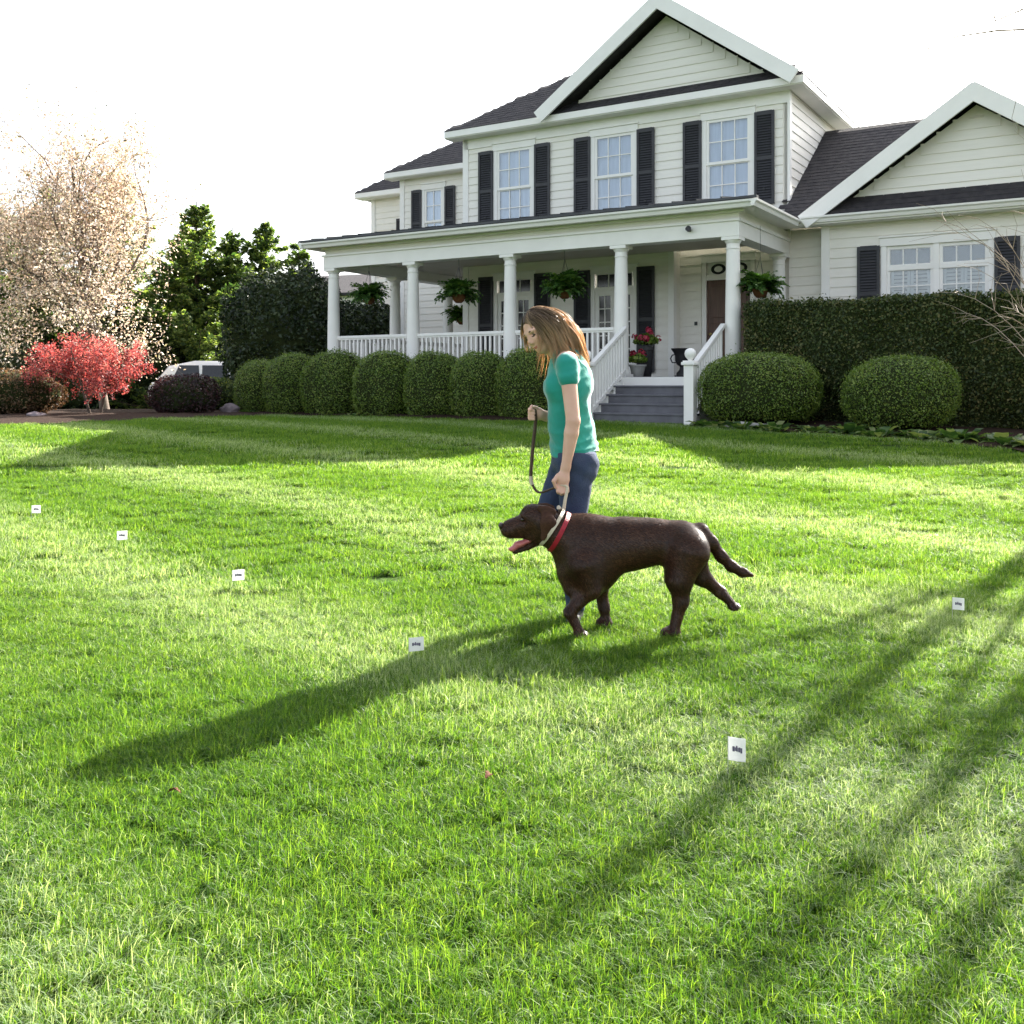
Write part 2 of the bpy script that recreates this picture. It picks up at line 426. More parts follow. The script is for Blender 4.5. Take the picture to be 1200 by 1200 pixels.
# porch wall, lower storey
low_w = [(-6.93,-5.97), (-4.29,-3.33)]
ops = [(a-XL, b_-XL, FL+.1, 3.16) for a, b_ in low_w]
w_lo = wall_open('porch_wall', (XL, 3.0), 0, -2.37-XL, -.3, PE-.25, ops)
cl(w_lo, (XL+.12, 3.0), 0, -2.37-XL-.24, FL, PE-.3, [(a-XL-.22, b_-XL-.02, FL+.06, 3.16+.19) for a, b_ in low_w])
for a0, a1 in low_w:
    o = casing(a0, a1, FL+.1, 3.16, 3.0)
    MB().box(a0, a1, 2.98, 3.06, 2.78, 2.86).build('transom_bar', M_trim, o)
    pane_grid(o, a0+.04, a1-.04, 3.02, 2.86, 3.16, 3, 1, M_pane_dark)
    am = (a0+a1)/2
    for (p, q) in ((a0, am-.003), (am+.003, a1)):
        s = .085
        MB().box(p, p+s, 3.0, 3.04, FL+.1, 2.78).box(q-s, q, 3.0, 3.04, FL+.1, 2.78).box(p+s, q-s, 3.0, 3.04, FL+.1, FL+.35).box(p+s, q-s, 3.0, 3.04, 2.68, 2.78).build('french_door_leaf', M_trim, o)
        pane_grid(o, p+s, q-s, 3.02, FL+.35, 2.68, 2, 5, M_pane_dark)
    shutter(a0-.42-.1, 2.985, FL+.12, 3.27); shutter(a1+.1, 2.985, FL+.12, 3.27)
# recessed entry
ret = MB().box(-2.37-T, -2.37, 3.0+.1, 3.35, FL-.3, PE-.25).build('entry_return', M_siding, house)
w_en = wall_open('entry_wall', (-2.37, 3.35), 0, 2.52, -.3, PE-.25, [(.62, 1.6, FL, 2.92), (.62, 1.6, 3.02, 3.3)])
cl(w_en, (-2.37, 3.35), 0, 2.52, FL, PE-.3, [(.5, 1.72, FL-.1, 3.42)])
dr = casing(-1.75, -.77, FL+.02, 3.3, 3.35, name='door', sill=False, depth=.05)
dr['label'] = 'dark brown panelled front door with an oval transom'
MB().box(-1.75, -.77, 3.36, 3.43, FL+.02, 2.92).build('door_slab', M_door, dr)
for (p, q, z0, z1) in ((-1.66,-1.32,2.1,2.8), (-1.2,-.86,2.1,2.8), (-1.66,-1.32,1.3,1.98), (-1.2,-.86,1.3,1.98), (-1.66,-1.32,.95,1.2), (-1.2,-.86,.95,1.2)):
    MB().box(p, q, 3.345, 3.362, z0, z1).build('door_panel', M_door, dr, bevel=.012)
k = MB(); k.lathe([(.0,0),(.02,.0),(.02,.02),(.032,.035),(.034,.05),(.02,.066),(.0,.07)], 12); k.build('door_knob', surf('brass', (.5,.38,.16), (.4,.3,.12), 8, .35, .5, metallic=.9), dr, loc=(-1.66,3.36,1.75), rot=(rad(90),0,0))
MB().box(-1.75, -.77, 3.31, 3.4, 2.92, 3.02).build('transom_bar', M_trim, dr)
MB().box(-1.75, -.77, 3.38, 3.42, 3.02, 3.3).build('transom_board', M_trim, dr)
for cx in (-1.5, -1.02):
    ring = MB()
    for t in range(28):
        t0, t1 = 2*math.pi*t/28, 2*math.pi*(t+1)/28
        P = lambda r, tt, y: (cx+r*1.45*math.cos(tt), y, 3.16+r*math.sin(tt))
        ring.add([P(.065,t0,3.375),P(.115,t0,3.375),P(.115,t1,3.375),P(.065,t1,3.375),P(.065,t0,3.38),P(.115,t0,3.38),P(.115,t1,3.38),P(.065,t1,3.38)], [(0,1,2,3),(7,6,5,4),(1,5,6,2),(0,3,7,4)])
    ring.build('oval_pane', M_pane_dark, dr)
MB().box(-2.02,-1.96,3.3,3.34,1.95,2.03).build('doorbell', M_iron, house)
# wall strip between porch and wing, and side wall of the two-storey block
w_j = wall('link_wall', .15, .95, 3.0, 3.1, -.3, PE-.1)
cl(w_j, (.15, 3.0), 0, .78, .2, PE-.15)
MB().box(.15-T, .15, 3.1, 3.45, FL-.3, PE-.25).build('entry_return', M_siding, house)
w_s = MB().box(0, 6.2, 0, T, PE-.3, ME).build('side_wall', M_siding, house, loc=(XR, 3.0, 0), rot=(0,0,rad(90)))
# side wall outward is +a: flip by mirroring boards (run from back to front)
w_s.location = (XR, 9.2, 0); w_s.rotation_euler = (0, 0, rad(-90)); 
for v in w_s.data.vertices: v.co.y = v.co.y
w_s.location = (XR-T, 9.2, 0)
# with rotation -90: local x -> -b, local y -> +a ; outer face is local y = T
rr = random.Random(5)
for k_ in range(17):
    z = PE-.3+k_*EXPO
    inst('clapboard', clapmesh(), w_s, (6.2-.1, T, z), (0,0,math.pi), (6.0, 1, min(1,(ME-z)/.215)))
MB().box(XR-.02, XR+.035, 2.94, 3.08, PE-.3, ME-.02).build('corner_board', M_trim, house)
MB().box(XL-.035, XL+.12, 2.955, 3.05, FL, ME-.02).build('corner_board', M_trim, house)
MB().box(-2.49, -2.36, 2.955, 3.12, FL, PE-.27).build('corner_board', M_trim, house)
# setback blocks to the left
w_b2 = wall_open('setback_wall', (-12.2, 6.0), 0, 12.2+XL, -.4, ME, [(.87, 1.5, WZ0, WZ1)])
cl(w_b2, (-12.2+.12, 6.0), 0, 12.2+XL-.12, FL, ME-.2, [(.65, 1.48, WZ0-.06, WZ1+.19)])
dh_window(-11.33, -10.70, WZ0, WZ1, 6.0, 2)
shutter(-11.79, 5.985, WZ0-.03, WZ1+.02, .36); shutter(-10.60, 5.985, WZ0-.03, WZ1+.02, .36)
wall('side_wall', XL, XL+T, 3.1, 9.5, -.4, ME)
wall('side_wall', -12.2, -12.2+T, 6.1, 10, -.4, ME)
MB().box(-12.235, -12.08, 5.955, 6.05, FL, ME-.02).build('corner_board', M_trim, house)
w_b3 = wall_open('setback_wall', (-14.95, 8.0), 0, 2.75, -.4, ME, [(1.55, 2.4, WZ0, WZ1-.35)])
cl(w_b3, (-14.95+.12, 8.0), 0, 2.63, 3.0, ME-.2, [(1.33, 2.4, WZ0-.06, WZ1-.16)])
dh_window(-13.4, -12.55, WZ0, WZ1-.35, 8.0)
shutter(-13.4-.52, 7.985, WZ0-.03, WZ1-.33)
wall('side_wall', -14.95, -14.95+T, 8.1, 12, -.4, ME)
MB().box(-14.985, -14.83, 7.955, 8.05, 2.5, ME-.02).build('corner_board', M_trim, house)
MB().box(XL+.05, .1, 3.15, 9.4, -1.2, FL-.05).box(.2, 9.4, 3.2, 9, -1.2, .3).box(-12.1, XL-.0, 6.15, 9.8, -1.6, FL).box(-14.8, -12.3, 8.15, 11.8, -1.8, FL).build('foundation', M_brick, house)

# --- wing to the right ----------------------------------------------------------------
WB = 2.65
ops = [(2.13-.93, 3.9-.93, 1.55, 3.3)]
w_w = wall_open('wing_wall', (.93, WB), 0, 8.6, -.5, PE-.05, ops)
cl(w_w, (.93+.13, WB), 0, 8.4, .1, PE-.12, [(1.2-.13-.1, 2.97-.13+.1, 1.5, 3.5)])
MB().box(.90, 1.06, WB-.045, WB+.2, .1, PE-.08).build('corner_board', M_trim, house)
wall('side_wall', .93, .93+T, WB+.1, 9, -.5, PE-.05); wall('side_wall', 9.43, 9.53, WB+.1, 9, -.5, PE-.05)
ww = casing(2.13, 3.9, 1.55, 3.3, WB)
ww['label'] = 'wide double window with transoms and white louvres inside'
for (p, q) in ((2.13, 2.965), (3.065, 3.9)):
    MB().box(p, q, WB-.02, WB+.05, 2.83, 2.93).build('transom_bar', M_trim, ww)
    MB().box(p, p+.05, WB-.005, WB+.045, 1.55, 3.3).box(q-.05, q, WB-.005, WB+.045, 1.55, 3.3).box(p+.05, q-.05, WB-.005, WB+.045, 1.55, 1.61).box(p+.05,q-.05,WB-.005,WB+.045,3.24,3.3).build('sash', M_trim, ww)
    pane_grid(ww, p+.05, q-.05, WB+.02, 2.93, 3.24, 3, 1)
    pane_grid(ww, p+.05, q-.05, WB+.02, 1.61, 2.83, 3, 4)
    for h_ in (0, 1):
        c0 = p+.06+h_*(q-p-.12)/2; c1 = c0+(q-p-.12)/2-.01
        lv = MB().box(c0, c0+.05, WB+.07, WB+.1, 1.57, 2.83).box(c1-.05, c1, WB+.07, WB+.1, 1.57, 2.83)
        for j in range(17):
            z = 1.6+j*.072
            lv.add([(c0+.05,WB+.065,z),(c1-.05,WB+.065,z),(c1-.05,WB+.105,z+.055),(c0+.05,WB+.105,z+.055)], [(0,1,2,3)])
        lv.build('interior_louver', M_louver, ww)
MB().box(2.965, 3.065, WB-.035, WB+.08, 1.55, 3.3).build('mullion', M_trim, ww)
MB().box(2.13, 3.9, WB+.16, WB+.18, 1.5, 3.3).build('curtain', surf('room_shade', (.16,.15,.14), (.1,.1,.1), 3, .9), ww)
shutter(2.13-.54, WB-.015, 1.5, 3.32); shutter(3.9+.1, WB-.015, 1.5, 3.32)

# --- roofs ------------------------------------------------------------------------------
def shingle_strip(name, org, u, v, poly, mat_, parent, expo=.16, tab=.31, seed=1, single=False):
    """rows of shingle tabs over a planar polygon (2-D u,v coords from org)"""
    org = Vector(org); u = Vector(u).normalized(); v = Vector(v).normalized(); n = u.cross(v)
    if n.z < 0: n = -n
    rs = random.Random(seed); P = poly
    def inside(x, y):
        c = False; j = len(P)-1
        for i in range(len(P)):
            if (P[i][1] > y) != (P[j][1] > y) and x < (P[j][0]-P[i][0])*(y-P[i][1])/(P[j][1]-P[i][1])+P[i][0]: c = not c
            j = i
        return c
    mb = MB(); x0 = min(p[0] for p in P); x1 = max(p[0] for p in P); y0 = min(p[1] for p in P); y1 = max(p[1] for p in P)
    y = y0; row = 0; unit = None
    while y < y1:
        x = x0-(tab/2 if row % 2 else 0)
        while x < x1:
            w = tab*rs.choice((.7,1,1,1.25)) if not single else tab
            if inside(x+w/2, y+expo*.5):
                t = .005+rs.random()*.004; e = rs.random()*.012
                q = [org+u*(x+.004)+v*(y-e), org+u*(x+w-.004)+v*(y-e), org+u*(x+w-.004)+v*(y+expo*1.15), org+u*(x+.004)+v*(y+expo*1.15)]
                vs = [p+n*(.004+t) for p in q[:2]]+[p+n*.004 for p in q[2:]]+[p+n*.001 for p in q[:2]]
                fs = [(0,1,2,3),(4,5,1,0),(4,0,3),(5,2,1)]
                if single: MB().add(vs, fs).build('shingle', mat_, parent)
                else: mb.add(vs, fs)
            x += w
        y += expo; row += 1
    if not single:
        o = mb.build(name, mat_, parent); o['kind'] = 'stuff'
        return o

def roof_plane(name, pts, parent_name=None, shing=True, m_=None, seed=1):
    """a roof slope given by its corner points, first two along the eave"""
    P = [Vector(p) for p in pts]; u = (P[1]-P[0]).normalized(); nrm = None
    for k_ in range(2, len(P)):
        nn = u.cross(P[k_]-P[0])
        if nn.length > 1e-4: nrm = nn.normalized(); break
    if nrm.z < 0: nrm = -nrm
    v = nrm.cross(u)
    if v.z < 0: v = -v
    n = len(P); mb = MB()
    mb.add([p for p in P]+[p-nrm*.12 for p in P], [tuple(range(n)), tuple(range(2*n-1, n-1, -1))]+[(i, n+i, n+(i+1)%n, (i+1)%n) for i in range(n)])
    o = mb.build(name, m_ or M_shingle, house)
    if shing:
        poly = [((p-P[0]).dot(u), (p-P[0]).dot(v)) for p in P]
        shingle_strip('shingles', P[0], u, v, poly, M_shingle, o, seed=seed)
    return o
# porch roof: dark standing-seam metal
S = .18; e0, e1, f0 = -10.0, .5, -.42
def pz(run): return PE+.02+run*S
R1 = MB(); run = 3-f0
R1.add([(e0,f0,pz(0)),(e1,f0,pz(0)),(e1-run,3,pz(run)),(e0+run,3,pz(run))], [(0,1,2,3)])
R1.add([(e1,f0,pz(0)),(e1,3,pz(0)),(e1-run,3,pz(run))], [(0,1,2)])
R1.add([(e0,f0,pz(0)),(e0+run,3,pz(run)),(XL,3,pz(XL-e0)),(XL,6,pz(XL-e0)),(e0,6,pz(0))], [(0,1,2,3,4)])
prf = R1.build('porch_roof', M_metal, house)
a = e0+.3
while a < e1-.1:
    rn = min(run, a-e0, e1-a)
    if rn > .1: MB().bar((a, f0-.1, pz(0)+.016), (a, f0+rn, pz(rn)+.016), .022, .045).build('roof_seam', M_metal, prf)
    a += .46
# gutters (k-profile) and soffits
def gutter(p, q, out, name='gutter'):
    """run from p to q, outward direction out"""
    p = Vector(p); q = Vector(q); o_ = Vector(out)
    prof = [(0,0),(.05,-.0),(.075,.06),(.11,.085),(.115,.12),(.105,.12),(.0,.12)]
    MB().extrude(prof, p, o_, Vector((0,0,1)), (q-p).normalized(), (q-p).length).build(name, M_trim, house)
gutter((e0-.0, f0, PE-.15), (e1+.0, f0, PE-.15), (0,-1,0)); gutter((e1, f0-.11, PE-.15), (e1, 2.2, PE-.15), (1,0,0)); gutter((e0, f0-.11, PE-.15), (e0, 6, PE-.15), (-1,0,0))
MB().box(e0-.1, e1+.1, f0-.1, f0+.02, PE-.012, PE+.03).box(e0-.1, e0, f0+.02, 6, PE-.012, PE+.03).build('drip_edge', M_metal, house)
gutter((e1+.1, WB-.38, PE-.1), (9.9, WB-.38, PE-.1), (0,-1,0))
# soffit + frieze + beam
MB().box(e0, e1, f0, .25, PE-.13, PE-.1).box(e1-.75, e1, .25, 2.6, PE-.13, PE-.1).box(e0, e0+.8, .25, 6, PE-.13, PE-.1).box(e1+.003, 9.9, WB-.38, WB, PE-.13, PE-.1).build('soffit', M_trim, house)
MB().box(-9.497-.15, .15, -.12, .12, BT, PE-.13).box(-.12+.0, .12+.03, .125, 2.95, BT, PE-.13).box(-9.65, -9.38, .125, 6, BT, PE-.13).build('frieze', M_siding, house)
MB().box(-9.497-.17, .17, -.165, .165, BB, BT-.002).build('porch_beam', M_trim, house, bevel=.006)
MB().box(-.165, .165, .17, 2.97, BB, BT-.002).build('porch_beam', M_trim, house, bevel=.006)
MB().box(-9.66, -9.33, .17, 5.98, BB, BT-.002).build('porch_beam', M_trim, house, bevel=.006)
# mouldings between beam and soffit
MB().box(-9.70, .20, -.2, -.166, BT-.03, BT+.01).box(-9.70, .26, -.2, -.121, PE-.18, PE-.135).build('moulding', M_trim, house)
MB().box(.168, .2, -.2, 2.97, BT-.04, BT+.02).build('moulding', M_trim, house)
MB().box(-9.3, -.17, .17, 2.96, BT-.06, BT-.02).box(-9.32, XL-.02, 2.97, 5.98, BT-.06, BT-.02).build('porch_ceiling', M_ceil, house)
# small dark flood lamp under the beam
fl = MB(); fl.lathe([(.0,0),(.03,0),(.05,.06),(.055,.1),(.0,.1)], 10); fl.build('flood_lamp', M_iron, house, loc=(-.75,-.18,3.47), rot=(rad(75),0,0))
MB().box(-9.5-.16, -2.35, -.3, 3.0, FL-.07, FL).box(-2.35, .3, -.3, 3.35, FL-.07, FL).box(-9.66, XL, 3.0, 6, FL-.07, FL).build('porch_floor', M_step, house)
MB().box(-9.7, .32, -.34, -.302, FL-.24, FL-.005).box(.302, .34, -.3, 2.98, FL-.24, FL-.005).box(-9.7, -9.662, -.3, 6, FL-.24, FL-.005).build('porch_fascia', M_trim, house)
MB().box(-9.62, -2.2, -.22, -.15, -.4, FL-.25).box(-.05, .25, -.22, -.15, -.4, FL-.25).box(.2, .25, -.15, 2.9, -.4, FL-.25).build('porch_skirt', M_trim, house)

# --- columns --------------------------------------------------------------------------
colh = BB-FL
shaft = MB().lathe([(.135,.12),(.142,.16),(.142,colh*.35),(.136,colh*.55),(.126,colh*.78),(.118,colh-.2),(.118,colh-.12)], 28).mesh('column', M_trim)
capm = MB().lathe([(.12,colh-.22),(.13,colh-.215),(.13,colh-.195),(.12,colh-.19)], 28).lathe([(.119,colh-.12),(.132,colh-.105),(.15,colh-.075),(.155,colh-.06)], 28).box(-.165,.165,-.165,.165,colh-.06,colh-.002).mesh('capital', M_trim)
basm = MB().box(-.175,.175,-.175,.175,0,.055).lathe([(.17,.055),(.175,.08),(.165,.105),(.15,.11),(.143,.13)], 28).mesh('column_base', M_trim)
COLS = [(0,0),(-2.218,0),(-4.72,0),(-7.213,0),(-9.497,0),(-9.497,2.27),(-9.497,4.55),(0,2.8)]
for (a, b_) in COLS:
    c = inst('column', shaft, house, (a, b_, FL)); inst('capital', capm, c); inst('column_base', basm, c)

# --- railings -------------------------------------------------------------------------
balm = MB().box(-.019,.019,-.019,.019,0,1).mesh('baluster', M_trim)
def railing(p, q, z0, z1, drop=0, name='porch_railing', gap=.115, bh=.76):
    """p,q plan points at floor height z0 -> z1, sloped when they differ"""
    P = Vector((*p, z0)); Q = Vector((*q, z1)); o = MB().bar(P+Vector((0,0,.93)), Q+Vector((0,0,.93)), .09, .06).bar(P+Vector((0,0,.885)), Q+Vector((0,0,.885)), .05, .04).build(name, M_trim, house, bevel=.006)
    MB().bar(P+Vector((0,0,.12)), Q+Vector((0,0,.12)), .055, .07).build('bottom_rail', M_trim, o)
    L = (Q-P).to_2d().length; n = max(2, int(L/gap)); ang = math.atan2(q[1]-p[1], q[0]-p[0])
    for k_ in range(1, n):
        R_ = P.lerp(Q, k_/n)
        inst('baluster', balm, o, (R_.x, R_.y, R_.z+.14), (0,0,ang), (1,1,.735))
    return o
for k_ in range(1, 4): railing((COLS[k_+1][0]+.14, 0), (COLS[k_][0]-.14, 0), FL, FL)
railing((-9.497, .14), (-9.497, 2.13), FL, FL); railing((-9.497, 2.41), (-9.497, 4.41), FL, FL); railing((-9.497, 4.69), (-9.497, 5.95), FL, FL)

# --- front steps ----------------------------------------------------------------------
SA0, SA1 = -2.02, -.20; NR = 5; rise = FL/NR; tr = .30
STR = []
for s_ in (SA0-.04, SA1):
    st = MB(); STR.append(st); st.extrude([(0, -.3), (0, FL-.03), (-.0-.02, FL-.03)]+[p for k_ in range(1, NR) for p in ((-.0-.02-(k_-1)*tr, FL-k_*rise-.03), (-.02-k_*tr, FL-k_*rise-.03))]+[(-.02-(NR-1)*tr, -.3)], (s_, -.342, 0), (0,1,0), (0,0,1), (1,0,0), .04)
steps = empty('steps', (0,0,0), 0, house)
for st in STR: st.build('stringer', M_trim, steps)
for k_ in range(NR):
    y = -.344-k_*tr
    MB().box(SA0, SA1, y-.02, y, FL-(k_+1)*rise-(.0 if k_ < NR-1 else .1), FL-k_*rise-.03 if k_ else FL-.245).build('riser', M_step, steps)
    if k_ < NR-1:
        MB().box(SA0-.05, SA1+.05, y-tr-.045, y-.021, FL-(k_+1)*rise-.032, FL-(k_+1)*rise).build('tread', M_step, steps, bevel=.006)
NB = -.344-(NR-1)*tr-.17
def newel(a, b_):
    o = MB().box(a-.085,a+.085,b_-.085,b_+.085,-.25,.98).build('newel_post', M_trim, house, bevel=.005)
    MB().box(a-.12,a+.12,b_-.12,b_+.12,.98,1.03).box(a-.1,a+.1,b_-.1,b_+.1,1.03,1.055).build('post_cap', M_trim, o, bevel=.008)
    MB().lathe([(.03,1.05),(.04,1.07),(.05,1.08),(.085,1.12),(.098,1.17),(.085,1.22),(.05,1.255),(.0,1.265)], 20, (a, b_, 0)).build('post_ball', M_trim, o)
for a in (SA0-.06, SA1+.06):
    newel(a, NB)
    railing((a, -.12), (a, NB+.085), FL, .02, name='stair_railing')
railing((-9.75, 1.2), (-11.3, 1.2), FL, -.1, name='stair_railing')
sst = MB()
for k_ in range(5): sst.box(-9.7-.3*(k_+1), -9.7-.3*k_, .1, 1.2, -.5, FL-(k_+1)*rise)
sst.build('side_steps', M_step, house)

# --- wing roof and front gable ----------------------------------------------------------
WP = .71; we = WB-.38; rb = 5.8; rz = PE+.02+(rb-we)*WP
wr = roof_plane('wing_roof', [(XR+.02, we, PE+.02), (9.9, we, PE+.02), (9.9, rb, rz), (XR+.02, rb, rz)], seed=2)
roof_plane('wing_roof', [(9.9, 2*rb-we, PE+.02), (XR+.02, 2*rb-we, PE+.02), (XR+.02, rb, rz), (9.9, rb, rz)], shing=False)
ga0, ga1 = .62, 6.78; gc = (ga0+ga1)/2; gp = .68; gzt = PE+.03+(gc-ga0)*gp; vb = we+(gzt-PE-.02)/WP
roof_plane('gable_roof', [(ga0, we+.0, PE+.03), (ga0-.0, we+.004, PE+.03), (gc, vb, gzt+.02), (gc, we-.04, gzt+.02)][0:1]+[(gc, we-.04, gzt+.02), (gc, vb, gzt+.02)], shing=False)
roof_plane('gable_roof', [(ga1, we, PE+.03), (gc, we-.04, gzt+.02), (gc, vb, gzt+.02)], shing=False)
# rake boards
def rake(a0, z0, a1, z1, b_, w=.27, t=.05, name='rake_board'):
    d = Vector((a1-a0, 0, z1-z0)).normalized(); n = Vector((-d.z, 0, d.x)); n = n if n.z > 0 else -n
    mb = MB(); P = [Vector((a0,b_,z0)), Vector((a1,b_,z1))]
    q = [P[0]-n*w, P[1]-n*w, P[1]+n*.03, P[0]+n*.03]
    mb.add([v for v in q]+[v+Vector((0,t,0)) for v in q], [(0,1,2,3),(7,6,5,4),(0,4,5,1),(3,2,6,7),(1,5,6,2),(0,3,7,4)])
    return mb.build(name, M_trim, house)
rake(ga0-.05, PE+.02, gc, gzt+.04, we-.09); rake(ga1+.05, PE+.02, gc, gzt+.04, we-.092)
gw = MB().add([(ga0+.3,WB-.02,PE),(ga1-.3,WB-.02,PE),(gc,WB-.02,gzt-.25),(ga0+.3,WB+.08,PE),(ga1-.3,WB+.08,PE),(gc,WB+.08,gzt-.25)], [(0,1,2),(5,4,3),(0,3,4,1),(1,4,5,2),(2,5,3,0)]).build('gable_wall', M_siding, house)
clad(gw, (0, WB-.02), 0, 0, PE+.3, gzt-.45, (), lambda z: (ga0+.42+(z-PE)/gp, ga1-.42-(z-PE)/gp))
# pent roof across the gable foot
pent = MB().add([(1.0,we-.05,PE+.025),(6.4,we-.05,PE+.025),(6.0,WB-.05,PE+.37),(1.4,WB-.05,PE+.37),(1.0,we-.05,PE-.0),(6.4,we-.05,PE-.0),(6.0,WB-.03,PE+.3),(1.4,WB-.03,PE+.3)], [(0,1,2,3),(7,6,5,4),(0,4,5,1),(1,5,6,2),(3,2,6,7),(0,3,7,4)]).build('pent_roof', M_shingle, house)
vv = Vector((0, WB-we, .345)); L_ = vv.length
shingle_strip('shingle', (1.0, we-.05, PE+.026), (1,0,0), vv, [(0,0),(5.4,0),(5.0,L_),(.4,L_)], M_shingle, pent, expo=L_/3.02, tab=.36, seed=4, single=True)

# --- main roofs -------------------------------------------------------------------------
def hip(a0, a1, b0, b1, z, p, name='main_roof', left=True, right=True, seed=1):
    hb = (b1-b0)/2; zr = z+hb*p; bm = b0+hb; l = a0+(hb if left else 0); r = a1-(hb if right else 0)
    if l > r: l = r = (a0+a1)/2; 
    o = roof_plane(name, [(a0,b0,z),(a1,b0,z),(r,bm,zr),(l,bm,zr)] if l < r else [(a0,b0,z),(a1,b0,z),(l,bm,zr)], seed=seed)
    roof_plane(name, [(a1,b1,z),(a0,b1,z),(l,bm,zr),(r,bm,zr)] if l < r else [(a1,b1,z),(a0,b1,z),(l,bm,zr)], shing=False)
    if left: roof_plane(name, [(a0,b1,z),(a0,b0,z),(l,bm,zr)], shing=False)
    if right: roof_plane(name, [(a1,b0,z),(a1,b1,z),(r,bm,zr)], shing=True, seed=seed+7)
MP = .71
hip(XL-.35, XR+.4, 2.6, 9.4, ME+.02, MP, seed=11)
hip(-12.55, -7.0, 5.6, 10.4, ME+.02, .7, right=False, seed=12)
hip(-15.35, -11.6, 7.55, 11.6, ME+.02, .75, right=False, seed=13)
MB().box(XL-.35,XR+.4,2.6,2.63,ME-.14,ME+.01).box(XR+.37,XR+.4,2.63,9.4,ME-.14,ME+.01).box(XL-.35,XR+.37,2.63,3.0,ME-.16,ME-.13).box(XR+.036,XR+.37,3.0,9.4,ME-.16,ME-.13).build('main_eave', M_trim, house)
MB().box(XL,XR,2.955,2.998,ME-.4,ME-.161).build('main_frieze', M_trim, house)
MB().box(-12.55,XL-.36,5.6,5.63,ME-.14,ME+.01).box(-12.55,XL-.0,5.63,6.0,ME-.16,ME-.13).build('setback_eave', M_trim, house)
MB().box(-15.35,-12.56,7.55,7.58,ME-.14,ME+.01).box(-15.35,-12.2,7.58,8.0,ME-.16,ME-.13).box(-15.35,-15.32,7.58,11.6,ME-.14,ME+.01).build('setback_eave', M_trim, house)
# front gable over the main block
fa0, fa1 = -5.55, .45; fc = (fa0+fa1)/2; fp = .71; fz = ME+.06+(fc-fa0)*fp; fb = 2.6+(fz-ME-.02)/MP
roof_plane('gable_roof', [(fa0,2.5,ME+.06),(fc,2.5,fz),(fc,fb,fz)], shing=False); roof_plane('gable_roof', [(fa1,2.5,ME+.06),(fc,2.5,fz),(fc,fb,fz)], shing=False)
rake(fa0-.03, ME+.06, fc, fz+.03, 2.45); rake(fa1+.03, ME+.06, fc, fz+.03, 2.447)
gw = MB().add([(fa0+.4,2.98,ME),(fa1-.4,2.98,ME),(fc,2.98,fz-.3),(fa0+.4,3.08,ME),(fa1-.4,3.08,ME),(fc,3.08,fz-.3)], [(0,1,2),(5,4,3),(0,3,4,1),(1,4,5,2),(2,5,3,0)]).build('gable_wall', M_siding, house)
clad(gw, (0, 2.98), 0, 0, ME+.15, fz-.45, (), lambda z: (fa0+.5+(z-ME)/fp, fa1-.5-(z-ME)/fp))
# ------------------------------------------------------------------ vegetation helpers
def nrm(v): return v/np.maximum(np.linalg.norm(v, axis=-1, keepdims=True), 1e-9)
def leaf_cards(rs, P, size, N=None, jit=1.0, aspect=.5, D=None, djit=.6, fold=.15, var=.35):
    n = len(P)
    nn = rs.normal(size=(n, 3)) if N is None else N+jit*rs.normal(size=(n, 3))
    nn = nrm(nn)
    d = rs.normal(size=(n, 3)) if D is None else D+djit*rs.normal(size=(n, 3))
    d = nrm(d-nn*np.sum(d*nn, -1, keepdims=True)); s = np.cross(nn, d)
    L = (size*(1+var*rs.normal(size=n)).clip(.4, 1.8))[:, None]; W = L*aspect*.5
    base = P-d*L*.5
    V = np.stack([base, base+d*L*.5+s*W+nn*W*fold*2, base+d*L, base+d*L*.5-s*W+nn*W*fold*2], 1).reshape(-1, 3)
    F = np.arange(n*4).reshape(n, 4)
    return V, F, rs.rand(n)
def leaf_obj(name, rs, P, size, mat_, parent=None, **kw):
    V, F, r = leaf_cards(rs, P, size, **kw)
    return inst(name, np_mesh(name, V, F, mat_, False, {'rnd': ('FACE', r)}), parent)

def lump(u, seed, amp=.12, freq=2.2):
    """cheap smooth noise on directions"""
    r = np.random.RandomState(seed); out = np.zeros(len(u))
    for k in range(6):
        f = r.normal(size=3)*freq*(1+.5*k); out += np.sin(u@f+r.uniform(0, 6.3))/(1+.5*k)
    return amp*out/2.2

M_box = leafmat('boxwood_leaf', [(.1,(.055,.10,.014)),(.45,(.11,.19,.026)),(.75,(.17,.25,.040)),(1,(.24,.29,.06))], .22, .42, .4, 2.2)
M_holly = leafmat('holly_leaf', [(.1,(.018,.034,.009)),(.5,(.046,.076,.018)),(.8,(.085,.105,.028)),(1,(.15,.14,.05))], .15, .5, .3, 1.6)
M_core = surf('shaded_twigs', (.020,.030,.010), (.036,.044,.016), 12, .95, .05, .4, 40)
M_bark = surf('bark', (.12,.095,.075), (.06,.046,.036), 14, .9, .15, .7, 40, stretch=(1,1,.3))
M_palebark = surf('pale_bark', (.42,.35,.28), (.27,.21,.16), 10, .8, .2, .3, 40)

def super_pts(rs, n, rx, ry, rz, e=.75, zlo=-.75):
    """points+normals on a rounded drum: flat-ish sides, domed top"""
    u = nrm(rs.normal(size=(n*2, 3))); u = u[u[:, 2] > zlo][:n]
    p = np.sign(u)*np.abs(u)**e
    return p*np.array([rx, ry, rz]), nrm(u/np.array([rx, ry, rz])), u
def icosphere_np(sub=4):
    bm = bmesh.new(); bmesh.ops.create_icosphere(bm, subdivisions=sub, radius=1)
    V = np.array([v.co[:] for v in bm.verts]); F = np.array([[v.index for v in f.verts] for f in bm.faces]); bm.free(); return V, F
ICO_V, ICO_F = icosphere_np(4)

